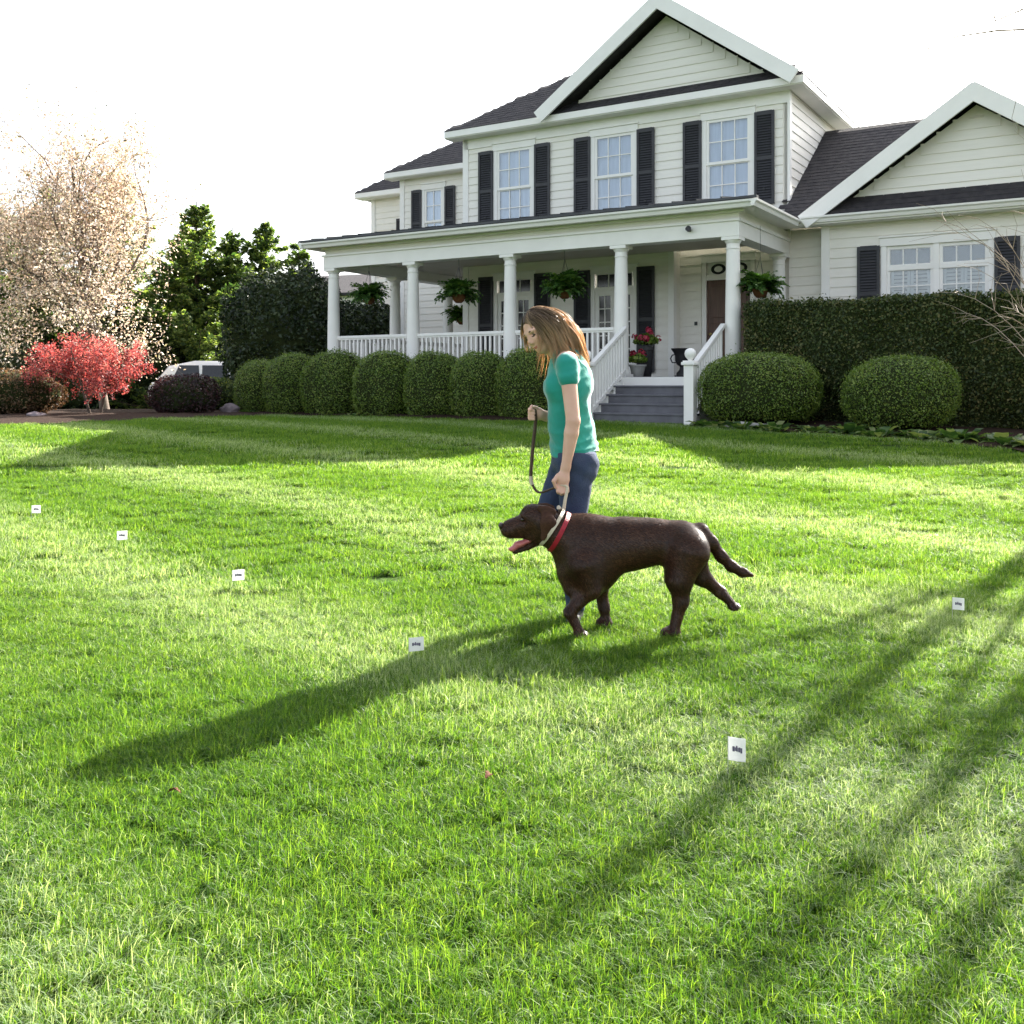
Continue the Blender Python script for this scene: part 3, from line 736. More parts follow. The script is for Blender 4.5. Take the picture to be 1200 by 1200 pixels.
def topiary_mesh(seed, rx, ry, rz, n=15000, size=.027, e=.84, amp=.045):
    rs = np.random.RandomState(seed)
    P, N, u = super_pts(rs, n, rx, ry, rz, e)
    k = 1+lump(u, seed, amp)+rs.normal(size=len(u))*.016
    P = P*k[:, None]+N*(rs.exponential(.014, size=len(u))*(1+2.5*(rs.rand(len(u)) < .04)))[:, None]; P[:, 2] += rz*.78
    V, F, r = leaf_cards(rs, P, size, N=N, jit=.75, aspect=.62)
    leafm = np_mesh('foliage', V, F, M_box, False, {'rnd': ('FACE', r)})
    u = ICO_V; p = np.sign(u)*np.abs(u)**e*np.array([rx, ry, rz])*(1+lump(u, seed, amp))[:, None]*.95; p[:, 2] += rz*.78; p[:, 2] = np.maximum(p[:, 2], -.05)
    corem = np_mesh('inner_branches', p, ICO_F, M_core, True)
    stemm = MB().tube([(0,0,-.1),(.02,0,rz*.3),(0,.02,rz*.8)], [.05,.045,.03], 6).mesh('stem', M_bark)
    return leafm, corem, stemm
def place_plant(name, meshes, x, y, rz, scl, label, cat, group=None, dz=0):
    o = empty(name, (x, y, gz(x, y)+dz), rz); o.scale = scl
    for nme, me in meshes: inst(nme, me, o)
    return tag(o, label, cat, group)
tops = [topiary_mesh(s, .59, .59, .71) for s in (1, 2, 3, 4)]
bx_labels = ['rounded boxwood nearest the front steps, half behind the woman', 'second rounded boxwood left of the front steps', 'third rounded boxwood left of the front steps',
  'middle rounded boxwood of the row below the porch railing', 'third boxwood from the left end of the porch row', 'second boxwood from the left end of the porch row', 'smallest boxwood at the left end of the porch row, beside the rock']
for k, (a, s) in enumerate([(-3.40,1.0),(-4.45,.98),(-5.52,1.0),(-6.74,1.1),(-8.08,1.14),(-9.28,1.08),(-10.27,.93)]):
    x, y = hw(a, -1.5); t = tops[k % 4]
    place_plant('boxwood', [('foliage', t[0]), ('inner_branches', t[1]), ('stem', t[2])], x, y, k*1.3+.4, (s, s, (1.02, 1, 1.01, 1.04, 1.05, 1.04, .93)[k]), bx_labels[k], 'shrub', 'clipped boxwoods along the porch')
dome = topiary_mesh(21, .92, .80, .60, 20000, .027, .85, .04); dome2 = topiary_mesh(22, .80, .76, .57, 18000, .027, .85, .05)
x, y = hw(.86, -1.22); place_plant('boxwood', [('foliage', dome[0]), ('inner_branches', dome[1]), ('stem', dome[2])], x, y, HA, (1.03,1,1), 'wide flat-domed boxwood beside the newel post of the steps', 'shrub', 'domed boxwoods before the hedge', .14)
x, y = hw(3.10, -1.3); place_plant('boxwood', [('foliage', dome2[0]), ('inner_branches', dome2[1]), ('stem', dome2[2])], x, y, HA, (1,1,1), 'domed boxwood standing alone below the wing window', 'shrub', 'domed boxwoods before the hedge', .13)

# tall dark hedge before the wing
rs = np.random.RandomState(40)
HL, HWD, HH = 7.6, 1.45, 2.10
def hedge_pts(n):
    f = rs.rand(n); P = np.zeros((n, 3)); N = np.zeros((n, 3))
    s = f < .52; k = s.sum(); P[s] = np.stack([rs.rand(k)*HL, np.zeros(k), rs.rand(k)*HH], -1); N[s] = (0,-1,.15)
    s = (f >= .52) & (f < .82); k = s.sum(); P[s] = np.stack([rs.rand(k)*HL, rs.rand(k)*HWD, np.full(k, HH)], -1); N[s] = (0,0,1)
    s = (f >= .82) & (f < .92); k = s.sum(); P[s] = np.stack([np.zeros(k), rs.rand(k)*HWD, rs.rand(k)*HH], -1); N[s] = (-1,0,.15)
    s = f >= .92; k = s.sum(); P[s] = np.stack([rs.rand(k)*HL, np.full(k, HWD), rs.rand(k)*HH], -1); N[s] = (0,1,0)
    return P, N
def hedge_def(P):
    q = P.copy(); w = np.sin(P[:,0]*1.9+P[:,2]*1.3)*.07+np.sin(P[:,0]*4.3+2-P[:,2]*2.9)*.045+np.sin(P[:,0]*8.1+P[:,2]*6)*.02
    q[:,1] += w*np.where(P[:,1] < HWD/2, 1, -1); q[:,2] += (np.sin(P[:,0]*2.3+P[:,1]*3)*.03+np.sin(P[:,0]*6.1)*.02)*(P[:,2]/HH)
    low = sstep(.7, 0, P[:,2]); q[:,1] += low*.18*np.where(P[:,1] < HWD/2, 1, -1)
    return q
P, N = hedge_pts(60000); P = hedge_def(P)+N*rs.normal(0, .032, size=(60000, 1))-N*.01
hx, hy = hw(.33, -.42)
hedge = empty('hedge', (hx, hy, gz(hx, hy)), HA); tag(hedge, 'tall dark evergreen hedge running below the wing window', 'hedge')
leaf_obj('foliage', rs, P, .045, M_holly, hedge, N=N, jit=.8, aspect=.55)
g1, g2, g3 = 60, 10, 14
bmh = bmesh.new(); bmesh.ops.create_grid(bmh, x_segments=2, y_segments=2); bmh.free()
hc = MB(); 
def hgrid(o, du, dv, nu, nv):
    vs = [tuple(np.array(o)+np.array(du)*i/nu+np.array(dv)*j/nv) for i in range(nu+1) for j in range(nv+1)]
    hc.add(vs, [(i*(nv+1)+j, (i+1)*(nv+1)+j, (i+1)*(nv+1)+j+1, i*(nv+1)+j+1) for i in range(nu) for j in range(nv)], True)
hgrid((.06,.06,0), (HL-.1,0,0), (0,0,HH-.06), g1, g3); hgrid((.06,HWD-.06,0), (HL-.1,0,0), (0,0,HH-.06), g1, g3)
hgrid((.06,.06,HH-.06), (HL-.1,0,0), (0,HWD-.12,0), g1, g2); hgrid((.06,.06,0), (0,HWD-.12,0), (0,0,HH-.06), g2, g3); hgrid((HL-.05,.06,0), (0,HWD-.12,0), (0,0,HH-.06), g2, g3)
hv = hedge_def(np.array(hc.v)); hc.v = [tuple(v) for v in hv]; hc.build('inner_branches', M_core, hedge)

# low plants along the bed edges
M_hosta = leafmat('hosta_leaf', [(.1,(.03,.07,.02)),(.5,(.07,.14,.035)),(.85,(.16,.22,.07)),(1,(.3,.33,.16))], .35, .4, .45, 3)
def clump_mesh(seed, n=40, L=.2, spread=.2):
    r = np.random.RandomState(seed); mb_v = []; mb_f = []; rnd = []
    for k in range(n):
        t = r.uniform(0, 6.283); el = r.uniform(.15, 1.3); l = L*r.uniform(.6, 1.2); w = l*.24
        d = np.array([math.cos(t)*math.cos(el), math.sin(t)*math.cos(el), math.sin(el)]); sd = np.array([-math.sin(t), math.cos(t), 0])
        b0 = np.array([math.cos(t), math.sin(t), 0])*r.uniform(0, spread); n0 = len(mb_v)
        for i, f in enumerate((0, .3, .65, 1)):
            c = b0+d*l*f+np.array([0, 0, -.45*l*f*f]); ww = w*(.25, .9, .8, .04)[i]
            mb_v += [c-sd*ww+np.array([0,0,ww*.3]), c, c+sd*ww+np.array([0,0,ww*.3])]
        for i in range(3):
            q = n0+i*3; mb_f += [(q, q+1, q+4, q+3), (q+1, q+2, q+5, q+4)]; v_ = r.rand(); rnd += [v_, v_]
    return np_mesh('foliage', np.array(mb_v), np.array(mb_f), M_hosta, True, {'rnd': ('FACE', rnd)})
cl_m = [clump_mesh(s, 44, .22, .16) for s in (5, 6, 7)]
low = [(.35,-2.12,1.0,'pale leafy plant clump right beside the newel post'),(.85,-2.32,.9,'leafy clump under the left half of the wide boxwood'),(1.4,-2.3,1.05,'leafy clump under the right half of the wide boxwood'),
 (2.0,-2.2,.8,'small leafy clump in the gap between the two domed boxwoods'),(2.55,-2.3,1.1,'leafy clump at the left foot of the lone domed boxwood'),(3.05,-2.5,1.1,'leafy clump in front of the lone domed boxwood'),
 (3.6,-2.55,1.0,'leafy clump at the right foot of the lone domed boxwood'),(4.1,-2.6,1.2,'grassy leafy clump right of the lone domed boxwood'),(4.6,-2.75,1.2,'leafy clump near the right picture edge below the hedge'),(5.05,-2.9,1.2,'rightmost leafy clump below the hedge')]
for k, (a, b_, s, lb) in enumerate([(q[0], q[1]+.10, q[2]*1.35, q[3]) for q in low]):
    x, y = hw(a, b_); place_plant('leafy_plant', [('foliage', cl_m[k % 3])], x, y, k*1.7, (s, s, s*.9), lb, 'plant', 'low plants along the wing bed', .02)
x, y = hw(-10.0, -2.15); place_plant('leafy_plant', [('foliage', cl_m[1])], x, y, .6, (1.3,1.1,.8), 'light green low clump before the leftmost boxwoods', 'plant', None, .02)
x, y = hw(-7.05, -2.18); place_plant('leafy_plant', [('foliage', cl_m[2])], x, y, 2.6, (1,.9,.7), 'small low clump between the middle boxwoods', 'plant', None, .02)

# flat stones under the wide boxwood, rock by the boxwood row, stone by the maple
M_rock = surf('rock', (.22,.18,.185), (.12,.10,.105), 5, .85, .2, .5, 18)
M_palestone = surf('pale_stone', (.52,.50,.48), (.36,.35,.33), 6, .8, .2, .3, 20)
def rock(name, x, y, s, m_, label, seed):
    u = ICO_V; k = 1+lump(u, seed, .22, 1.8); p = u*k[:, None]*np.array(s); p[:, 2] = np.maximum(p[:, 2], -s[2]*.5)
    o = inst(name, np_mesh(name, p, ICO_F, m_, True), None, (x, y, gz(x, y)+s[2]*.4), (0, 0, seed)); tag(o, label, 'rock')
x, y = hw(.95, -1.98); rock('flat_stone', x, y, (.40,.12,.085), M_palestone, 'pale flat stone lying under the wide boxwood', 3)
rock('boulder', -6.02, 21.3, (.26,.22,.17), M_rock, 'purplish grey boulder left of the boxwood row', 5)
rock('boulder', -9.05, 19.0, (.26,.18,.10), M_rock, 'pinkish low boulder below the red maple', 8)

# ------------------------------------------------------------------ trees
def poly_curve(p, q, r, n=5, bend=.12, sag=0):
    p = np.array(p); q = np.array(q); L = np.linalg.norm(q-p); o = r.normal(size=3)*L*bend; t = np.linspace(0, 1, n)[:, None]
    return p*(1-t)+q*t+o*(np.sin(np.pi*t))+np.array([0,0,-sag*L])*np.sin(np.pi*t)
def broadleaf(seed, H, base_h, ctr, rad3, tr_r, n1=9, n2=7, n3=5, stems=1, twist=.1, up=.2, sxy=None):
    """skeleton aimed into an ellipsoidal crown; returns tube builder and twig sample points (pos, outward dir)"""
    r = np.random.RandomState(seed); mb = MB(); tips = []; ctr = np.array(ctr); rad3 = np.array(rad3)
    trunks = []
    for s in range(stems):
        a = 6.283*s/stems+r.rand(); off = np.array([math.cos(a), math.sin(a), 0])*(.0 if stems == 1 else tr_r*1.2)
        top = np.array([ctr[0]*.8+(math.cos(a)*rad3[0]*.35 if stems > 1 else 0), ctr[1]*.8+(math.sin(a)*rad3[1]*.35 if stems > 1 else 0), ctr[2]+rad3[2]*.55])
        if sxy: off = np.array([sxy[s][0], sxy[s][1], 0.]); top = off+np.array([sxy[s][2], sxy[s][3], ctr[2]+rad3[2]*.75])
        pl = poly_curve(off+np.array([0,0,-.15]), top, r, 9, .05 if not sxy else .012); trunks.append(pl)
        rr_ = np.linspace(1, .25, 9)*tr_r*(1 if stems == 1 else .7); rr_[0] *= 1.12
        mb.tube(pl, list(rr_), 9)
    def target(k=1.0):
        u = nrm(r.normal(size=3)); u[2] = abs(u[2])*1.0 if r.rand() < .5+up else u[2]
        return ctr+u*rad3*(r.rand()**(1/3))*k
    for pl in trunks:
        for i in range(max(3, n1//stems)):
            f = base_h/H+(1-base_h/H)*r.uniform(0, .85)**1.0; ii = f*8; k = int(min(7, ii)); p0 = pl[k]+(pl[k+1]-pl[k])*(ii-k)
            t = target(1.0); t = p0+(t-p0)*.8; lb = poly_curve(p0, t, r, 7, twist, -.05); r0 = tr_r*(1-f*.7)*.5/math.sqrt(stems)
            mb.tube(lb, list(np.linspace(r0, r0*.3, 7)), 6)
            for j in range(n2):
                k2 = r.randint(2, 7); p1 = lb[k2]; t2 = p1+nrm(nrm(lb[-1]-lb[0])*.7+nrm(r.normal(size=3))*.9+np.array([0,0,up]))*rad3.mean()*r.uniform(.3, .6)
                d = (t2-ctr)/rad3; m_ = np.linalg.norm(d)
                if m_ > 1.02: t2 = ctr+(t2-ctr)/m_*1.0
                l2 = poly_curve(p1, t2, r, 5, twist*1.2); mb.tube(l2, list(np.linspace(r0*.3, r0*.09, 5)), 4, False)
                for q in range(n3):
                    p2 = l2[r.randint(1, 5)]; t3 = p2+nrm(nrm(l2[-1]-l2[0])*.6+nrm(r.normal(size=3)))*rad3.mean()*r.uniform(.12, .3)
                    l3 = poly_curve(p2, t3, r, 4, twist); mb.tube(l3, [r0*.09, r0*.07, r0*.05, r0*.025], 3, False)
                    tips.append(l3)
    return mb, tips
def tree(name, x, y, seed, label, cat, bark, leafm, leaf_size, per_tip, spread, group=None, dz=0, aspect=.55, leaf_jit=None, **kw):
    o = empty(name, (x, y, gz(x, y)+dz)); tag(o, label, cat, group)
    mb, tips = broadleaf(seed, **kw); mb.build('trunk', bark, o)
    if leafm and per_tip:
        r = np.random.RandomState(seed+99); T_ = np.array(tips)   # (n,4,3)
        n = len(T_); P = []
        for k in range(per_tip):
            f = r.rand(n)*2.99; i = f.astype(int); w = (f-i)[:, None]
            P.append(T_[np.arange(n), i]*(1-w)+T_[np.arange(n), i+1]*w+r.normal(size=(n, 3))*spread)
        leaf_obj('crown', r, np.concatenate(P), leaf_size, leafm, o, aspect=aspect)
    return o
M_peach = leafmat('blossom_leaf', [(.0,(.10,.11,.04)),(.14,(.38,.29,.21)),(.32,(.66,.50,.41)),(.52,(.78,.65,.57)),(.72,(.80,.72,.67)),(.86,(.52,.49,.28)),(1,(.85,.81,.78))], .42, .6, .2, 1.6, (1.15,1.05,.9))
M_maple = leafmat('red_maple_leaf', [(.1,(.13,.035,.037)),(.45,(.34,.10,.105)),(.75,(.50,.20,.19)),(1,(.62,.36,.28))], .5, .5, .3, 1.5, (1.5,.7,.6))
M_green = leafmat('tree_leaf', [(.1,(.018,.035,.01)),(.5,(.045,.08,.02)),(.8,(.10,.14,.035)),(1,(.2,.22,.06))], .4, .45, .35, .6)
M_conif = leafmat('conifer_needles', [(.1,(.03,.06,.022)),(.45,(.075,.125,.04)),(.75,(.15,.20,.06)),(1,(.26,.31,.10))], .48, .5, .3, .55)
M_magn = leafmat('evergreen_leaf', [(.1,(.008,.017,.008)),(.5,(.02,.038,.014)),(.85,(.04,.062,.022)),(1,(.08,.10,.035))], .15, .45, .3, .8)
M_purple = leafmat('purple_leaf', [(.1,(.014,.008,.010)),(.5,(.032,.016,.020)),(.85,(.06,.028,.03)),(1,(.10,.05,.045))], .25, .45, .35, 2, (1.3,.7,.7))
M_brown = leafmat('bronze_leaf', [(.1,(.05,.032,.016)),(.5,(.12,.075,.04)),(.85,(.2,.13,.07)),(1,(.26,.2,.1))], .35, .5, .3, 2, (1.2,.9,.7))

M_midbark = surf('grey_bark', (.20,.155,.125), (.11,.085,.068), 10, .85, .2, .3, 40)
tree('blossom_tree', -12.4, 30.5, 5, 'large tree with pale peach-pink new leaves at the left edge', 'tree', M_midbark, M_peach, .078, 20, .14,
     H=8.5, base_h=1.8, ctr=(-1.3,0,5.2), rad3=(5.0,3.4,4.2), tr_r=.14, n1=26, n2=9, n3=9, up=.12)
tree('blossom_tree', -19.5, 33.0, 8, 'pale peach tree cut off by the left picture edge, behind the first', 'tree', M_midbark, M_peach, .09, 20, .16,
     H=9, base_h=1.6, ctr=(0,0,6.0), rad3=(4.8,3.6,5.2), tr_r=.2, n1=15, n2=7, n3=6, up=.15)
tree('maple_tree', -8.5, 20.4, 12, 'small low red-leaved maple in the left bed', 'tree', M_bark, M_maple, .045, 30, .042,
     H=1.6, base_h=.5, ctr=(-.12,0,1.08), rad3=(1.42,1.05,.60), tr_r=.05, n1=26, n2=5, n3=4, stems=2, up=.0, aspect=.5)
# dense evergreen behind the porch's left end
def dense_bush(name, x, y, seed, s, n, size, m_, label, cat, e=.9, amp=.16, group=None, dz=0):
    r = np.random.RandomState(seed); o = empty(name, (x, y, gz(x, y)+dz)); tag(o, label, cat, group)
    P, N, u = super_pts(r, n, *s, e, -.9); k = 1+lump(u, seed, amp, 3.0)+.5*lump(u, seed+5, amp, 7)
    depth = r.rand(len(u))**2*.22; P = P*(k*(1-depth))[:, None]; P[:, 2] += s[2]*.9
    keep = P[:, 2] > 0
    leaf_obj('crown', r, P[keep], size, m_, o, N=N[keep], jit=.9, aspect=.5)
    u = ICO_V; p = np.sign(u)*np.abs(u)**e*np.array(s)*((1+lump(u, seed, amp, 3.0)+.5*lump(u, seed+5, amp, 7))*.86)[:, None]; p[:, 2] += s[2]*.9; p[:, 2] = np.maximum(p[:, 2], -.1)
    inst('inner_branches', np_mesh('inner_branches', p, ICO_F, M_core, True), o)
    MB().tube([(0,0,-.2),(.03,.02,s[2]*.5),(0,0,s[2])], [.06+s[0]*.05,.05+s[0]*.04,.03], 7).build('trunk', M_bark, o)
    return o
dense_bush('evergreen_tree', -6.3, 28.2, 31, (1.75,1.7,2.05), 26000, .10, M_magn, 'large dark rounded evergreen left of the porch', 'tree', .85, .15)
dense_bush('evergreen_tree', -4.6, 31.0, 32, (1.5,1.5,1.75), 16000, .11, M_magn, 'dark evergreen seen through the left end of the porch', 'tree', .85, .17)
dense_bush('purple_shrub', -6.85, 20.8, 33, (.70,.60,.46), 9000, .045, M_purple, 'dark purple rounded shrub in front of the white car', 'shrub', .85, .1)
dense_bush('bronze_shrub', -10.3, 20.6, 34, (.95,.7,.52), 8000, .05, M_brown, 'bronze-brown shrub at the left edge beside the maple', 'shrub', .85, .12)
dense_bush('bronze_shrub', -12.4, 21.8, 35, (1.1,.8,.6), 7000, .055, M_brown, 'bronze-brown shrub cut off by the left picture edge', 'shrub', .85, .12)
dense_bush('green_bush', -7.6, 25.4, 36, (.75,.6,.42), 6000, .06, M_green, 'olive green bush between the maple and the purple shrub', 'shrub', .9, .18)
dense_bush('green_bush', -16.3, 33.5, 37, (2.8,1.5,1.25), 12000, .11, M_magn, 'dark bush mass under the peach tree at far left', 'shrub', .9, .2)
dense_bush('green_bush', -11.2, 38.5, 38, (2.4,1.5,1.6), 11000, .12, M_green, 'olive green bush behind the car and the maple', 'shrub', .9, .2)
dense_bush('green_bush', -14.2, 37.5, 41, (2.6,1.4,1.7), 14000, .12, M_magn, 'dark bush between the peach tree trunk and the maple', 'shrub', .9, .2)
dense_bush('green_bush', -20.5, 40.5, 39, (4,2,2.2), 12000, .14, M_magn, 'dark bush far back behind the peach trees', 'shrub', .9, .2)

def conifer(name, x, y, seed, H, R, label, group=None, size=.2, dens=1.0, z0=.25, power=.72):
    r = np.random.RandomState(seed); o = empty(name, (x, y, gz(x, y))); tag(o, label, 'tree', group); mb = MB(); P = []; D = []
    wob = np.cumsum(r.normal(0, .02, size=(12, 2)), 0); tz = np.linspace(0, H, 12)
    tr = np.stack([np.interp(tz, tz, wob[:, 0]*H*.1), np.interp(tz, tz, wob[:, 1]*H*.1), tz], -1); tr[0, 2] = -.2
    mb.tube(tr, list(np.linspace(H*.022, .015, 12)), 8)
    z = z0
    while z < H*.985:
        f = z/H; L = R*(1-f)**power*r.uniform(.55, 1.15)+.12
        for k in range(r.randint(4, 7)):
            t = r.uniform(0, 6.283); l = L*r.uniform(.6, 1.15); c = np.array([np.interp(z, tz, tr[:, 0]), np.interp(z, tz, tr[:, 1]), z])
            d = np.array([math.cos(t), math.sin(t), 0]); n = 6; s = np.linspace(0, 1, n)[:, None]
            br = c+d*l*s+np.array([0,0,1])*(l*(-.12*np.sin(np.pi*s*.8)+.30*s*s*r.uniform(.2, 1.4)))
            mb.tube(br, list(np.linspace(.012+l*.012, .006, n)), 4, False)
            m_ = int(55*l*dens)+8; q = r.rand(m_)**.7; i = np.minimum((q*(n-1)).astype(int), n-2); w = (q*(n-1)-i)[:, None]
            p = br[i]*(1-w)+br[i+1]*w; sd = np.array([-d[1], d[0], 0]); wd = (.10+.30*l*(1-np.abs(q-.55)))*.55
            lat = r.uniform(-1, 1, size=m_)*wd
            P.append(p+sd*lat[:, None]+np.array([0,0,1])*(r.normal(0, .05, size=m_)-np.abs(lat)*.25)[:, None]); D.append(d+sd*np.sign(lat)[:, None]*.9+r.normal(0, .2, size=(m_, 3)))
        z += r.uniform(.13, .24)*(.6+H/12)
    mb.build('trunk', M_bark, o); P = np.concatenate(P); D = np.concatenate(D)
    up = np.tile(np.array([0,0,1.0]), (len(P), 1))
    leaf_obj('crown', r, P, size, M_conif, o, N=up, jit=.6, D=D, djit=.3, aspect=.5)
    return o
conifer('conifer', -11.7, 37.0, 3, 7.9, 3.5, 'tallest dark green conifer beside the peach tree', 'conifers behind the garden', .17, 2.4)
conifer('conifer', -9.5, 38.5, 4, 7.3, 2.9, 'conifer with a split top right of the tallest one', 'conifers behind the garden', .17, 2.4)
conifer('conifer', -10.5, 37.6, 14, 7.0, 3.2, 'low broad conifer between the tallest conifer and the dark evergreen', 'conifers behind the garden', .17, 2.2)
conifer('conifer', -8.7, 40.5, 6, 6.9, 1.9, 'narrow conifer rising just left of the porch roof', 'conifers behind the garden', .17, 2.2)
conifer('conifer', -14.9, 38.0, 63, 9.4, 3.2, 'dark conifer behind the right half of the peach tree', 'conifers behind the garden', .2, 1.8)
conifer('conifer', -17.4, 37.5, 61, 8.6, 3.2, 'dark conifer hidden behind the middle of the peach tree', 'conifers behind the garden', .2, 1.8)
conifer('conifer', -20.6, 39.5, 62, 9.0, 3.4, 'dark conifer behind the peach tree near the left edge', 'conifers behind the garden', .2, 1.8)
for k, (x, y, H, R, lb) in enumerate([(-30,62,12,4.5,'tall far conifer behind the left peach trees'), (-22,66,11,4.2,'far conifer seen between the peach tree twigs'), (-16.5,60,8.2,3.6,'far conifer low behind the peach tree'), (-13.0,64,7.2,3.4,'far conifer just left of the tallest near conifer')]):
    conifer('conifer', x, y, 50+k, H, R, lb, 'far conifers', .36, .7)
# bare tree just outside the frame on the right; its branches reach in and its shadow rakes the lawn
tree('bare_tree', 7.0, 10.25, 23, 'bare pale-twigged tree reaching in at the upper right corner', 'tree', M_palebark, None, .1, 0, 0,
     H=7.4, base_h=1.3, ctr=(-.5,.1,4.5), rad3=(2.9,1.8,2.9), tr_r=.22, n1=17, n2=6, n3=5, stems=4, sxy=[(-.31,.25,-.1,.0),(0,0,.05,.05),(.23,-.19,-.05,-.1),(.50,-.38,.15,-.05)], twist=.13, up=.2)
# arching bare shrub at the right picture edge
def arching(name, x, y, seed, n, H, R, label):
    r = np.random.RandomState(seed); o = empty(name, (x, y, gz(x, y))); tag(o, label, 'shrub'); mb = MB()
    for k in range(n):
        t = r.uniform(0, 6.283); h = H*r.uniform(.55, 1.0); l = R*r.uniform(.4, 1.0); s = np.linspace(0, 1, 10)[:, None]; d = np.array([math.cos(t), math.sin(t), 0])
        p = d*.08+d*l*s**1.5+np.array([0,0,1])*(h*(1.45*s-.5*s**3.0))+np.array([-d[1], d[0], 0])*r.normal(0, .12)*np.sin(s*3.1)
        mb.tube(p, list(np.linspace(.008, .0022, 10)), 5, False)
        for j in range(9):
            i = r.randint(3, 9); q = p[i]; t2 = nrm(nrm(p[min(i+1,9)]-p[i-1])*.9+r.normal(size=3)*.55)*r.uniform(.25, .7); c = np.stack([q, q+t2*.5+r.normal(size=3)*.03, q+t2+np.array([0,0,-.06])])
            mb.tube(c, [.0045, .003, .0018], 3, False)
    mb.build('stems', M_palebark, o); return o
arching('bare_shrub', 7.0, 12.2, 4, 34, 3.2, 1.9, 'arching bare pale-twigged shrub at the right picture edge')
# ------------------------------------------------------------------ neighbour house seen through the porch
nb = empty('neighbour_house', (-9.4, 62, gz(-9.4, 62)-.2), rad(-20)); tag(nb, 'distant white house with a dark gable roof, seen through the porch', 'house')
MB().box(-5.5,5.5,0,8,-.5,7.0).build('wall', M_siding, nb)
MB().add([(-6,-.6,6.95),(6,-.6,6.95),(6,4,8.6),(-6,4,8.6),(6,8.6,6.95),(-6,8.6,6.95),(-6,-.6,6.8),(6,-.6,6.8),(6,8.6,6.8),(-6,8.6,6.8)], [(0,1,2,3),(3,2,4,5),(0,3,5),(1,4,2),(0,6,7,1),(4,8,9,5),(6,9,8,7),(0,5,9,6),(1,7,8,4)]).build('roof', M_shingle, nb)
for (p, z) in ((-4,4.6),(-1,4.6),(2,4.6),(-4,1.4),(-1,1.4),(2,1.4)):
    wn_ = MB().box(p,p+1.2,-.06,.0,z,z+1.5).build('window', M_trim, nb); MB().box(p+.1,p+1.1,-.075,-.062,z+.1,z+1.4).build('pane', M_pane_dark, wn_)
# ------------------------------------------------------------------ hanging ferns
M_fern = leafmat('fern_frond', [(.1,(.02,.055,.012)),(.5,(.05,.12,.025)),(.85,(.10,.19,.04)),(1,(.16,.24,.06))], .35, .45, .35, 4)
def frond_mesh(seed, L=.5):
    r = np.random.RandomState(seed); n = 15; V = []; Fc = []; rn = []
    s = np.linspace(0, 1, n); X = L*(s-.18*s*s); Z = L*(.55*s-.70*s*s)
    for i in range(1, n):
        w = .085*L/.5*math.sin(math.pi*(.12+.88*s[i])**.8)*r.uniform(.8, 1.15)+.008; d = (X[i]-X[i-1])*.95
        for sg in (-1, 1):
            q = len(V); tl = r.uniform(-.02, .03)
            V += [(X[i-1],0,Z[i-1]), (X[i-1]+d,0,Z[i-1]+(Z[i]-Z[i-1])*.9), (X[i-1]+d*1.2+w*.35, sg*w, Z[i]-w*.25+tl), (X[i-1]+w*.3, sg*w*.95, Z[i-1]-w*.25+tl)]
            Fc.append((q,q+1,q+2,q+3)); rn.append(r.rand())
    return np_mesh('frond', np.array(V), np.array(Fc), M_fern, False, {'rnd': ('FACE', rn)})
fronds = [frond_mesh(s, l) for s, l in ((1,.5),(2,.44),(3,.38),(4,.3))]
potm = MB().lathe([(.0,-.16),(.07,-.155),(.12,-.11),(.15,-.04),(.165,.03),(.155,.035),(.14,.0),(.0,-.01)], 20, cap=False).mesh('basket', M_terra)
def fern(a, b_, z, s, label, seed):
    x, y = hw(a, b_); o = empty('hanging_fern', (x, y, HZ+z), seed); o.scale = (s,)*3; tag(o, label, 'fern', 'ferns hanging along the porch')
    inst('basket', potm, o, (0,0,.0), (0,0,0), (.82,.82,.85)); r = random.Random(seed)
    hang = MB(); top = (3.52-z)/s if True else 1
    for k in range(3): t = k*2.094; hang.tube([(.15*math.cos(t),.15*math.sin(t),.02),(0,0,.55)], .004, 4)
    hang.tube([(0,0,.55),(0,0,max(top,.6))], .004, 4); hang.build('hanger', M_iron, o)
    for k in range(96):
        t = k*2.39996+r.uniform(-.2,.2); e = r.random()
        inst('frond', fronds[(0,0,1,1,2,3)[k%6]], o, (.05*math.cos(t), .05*math.sin(t), .02), (r.uniform(-.3,.3), -e*1.4+.35, t), (r.uniform(.85,1.12),)*3)
fern(-8.45, 0, 2.60, 1.12, 'hanging fern nearest the left end of the porch', 3)
fern(-8.6, 3.9, 2.35, 1.1, 'shaded hanging fern at the back of the porch side', 4)
fern(-6.0, 0, 2.53, 1.12, 'hanging fern left of the middle porch column', 5)
fern(-3.45, 0, 2.51, 1.15, 'hanging fern just above the woman, right of the middle column', 6)
fern(.42, .25, 2.36, 1.08, 'hanging fern right of the corner column above the hedge', 7)

# ------------------------------------------------------------------ porch pots
def urn(a, b_):
    x, y = hw(a, b_); o = empty('urn', (x, y, HZ+FL)); tag(o, 'black cast iron urn on the porch left of the door', 'urn')
    MB().box(-.13,.13,-.13,.13,0,.04).lathe([(.12,.04),(.11,.09),(.06,.15),(.045,.2),(.06,.24)], 20).build('pedestal', M_iron, o)
    MB().lathe([(.05,.22),(.11,.26),(.14,.34),(.145,.44),(.17,.5),(.215,.56),(.225,.585),(.2,.585),(.15,.5),(.0,.48)], 24, cap=False).build('bowl', M_iron, o)
    for s in (-1, 1):
        MB().tube([(s*.13,0,.3),(s*.2,0,.3),(s*.235,0,.38),(s*.2,0,.45),(s*.15,0,.46)], .014, 6).build('handle', M_iron, o)
urn(-1.62, 1.6)
M_red = leafmat('red_petal', [(.1,(.25,.02,.05)),(.5,(.5,.04,.10)),(1,(.7,.16,.2))], .35, .5, .3, 4, (1.4,.6,.7))
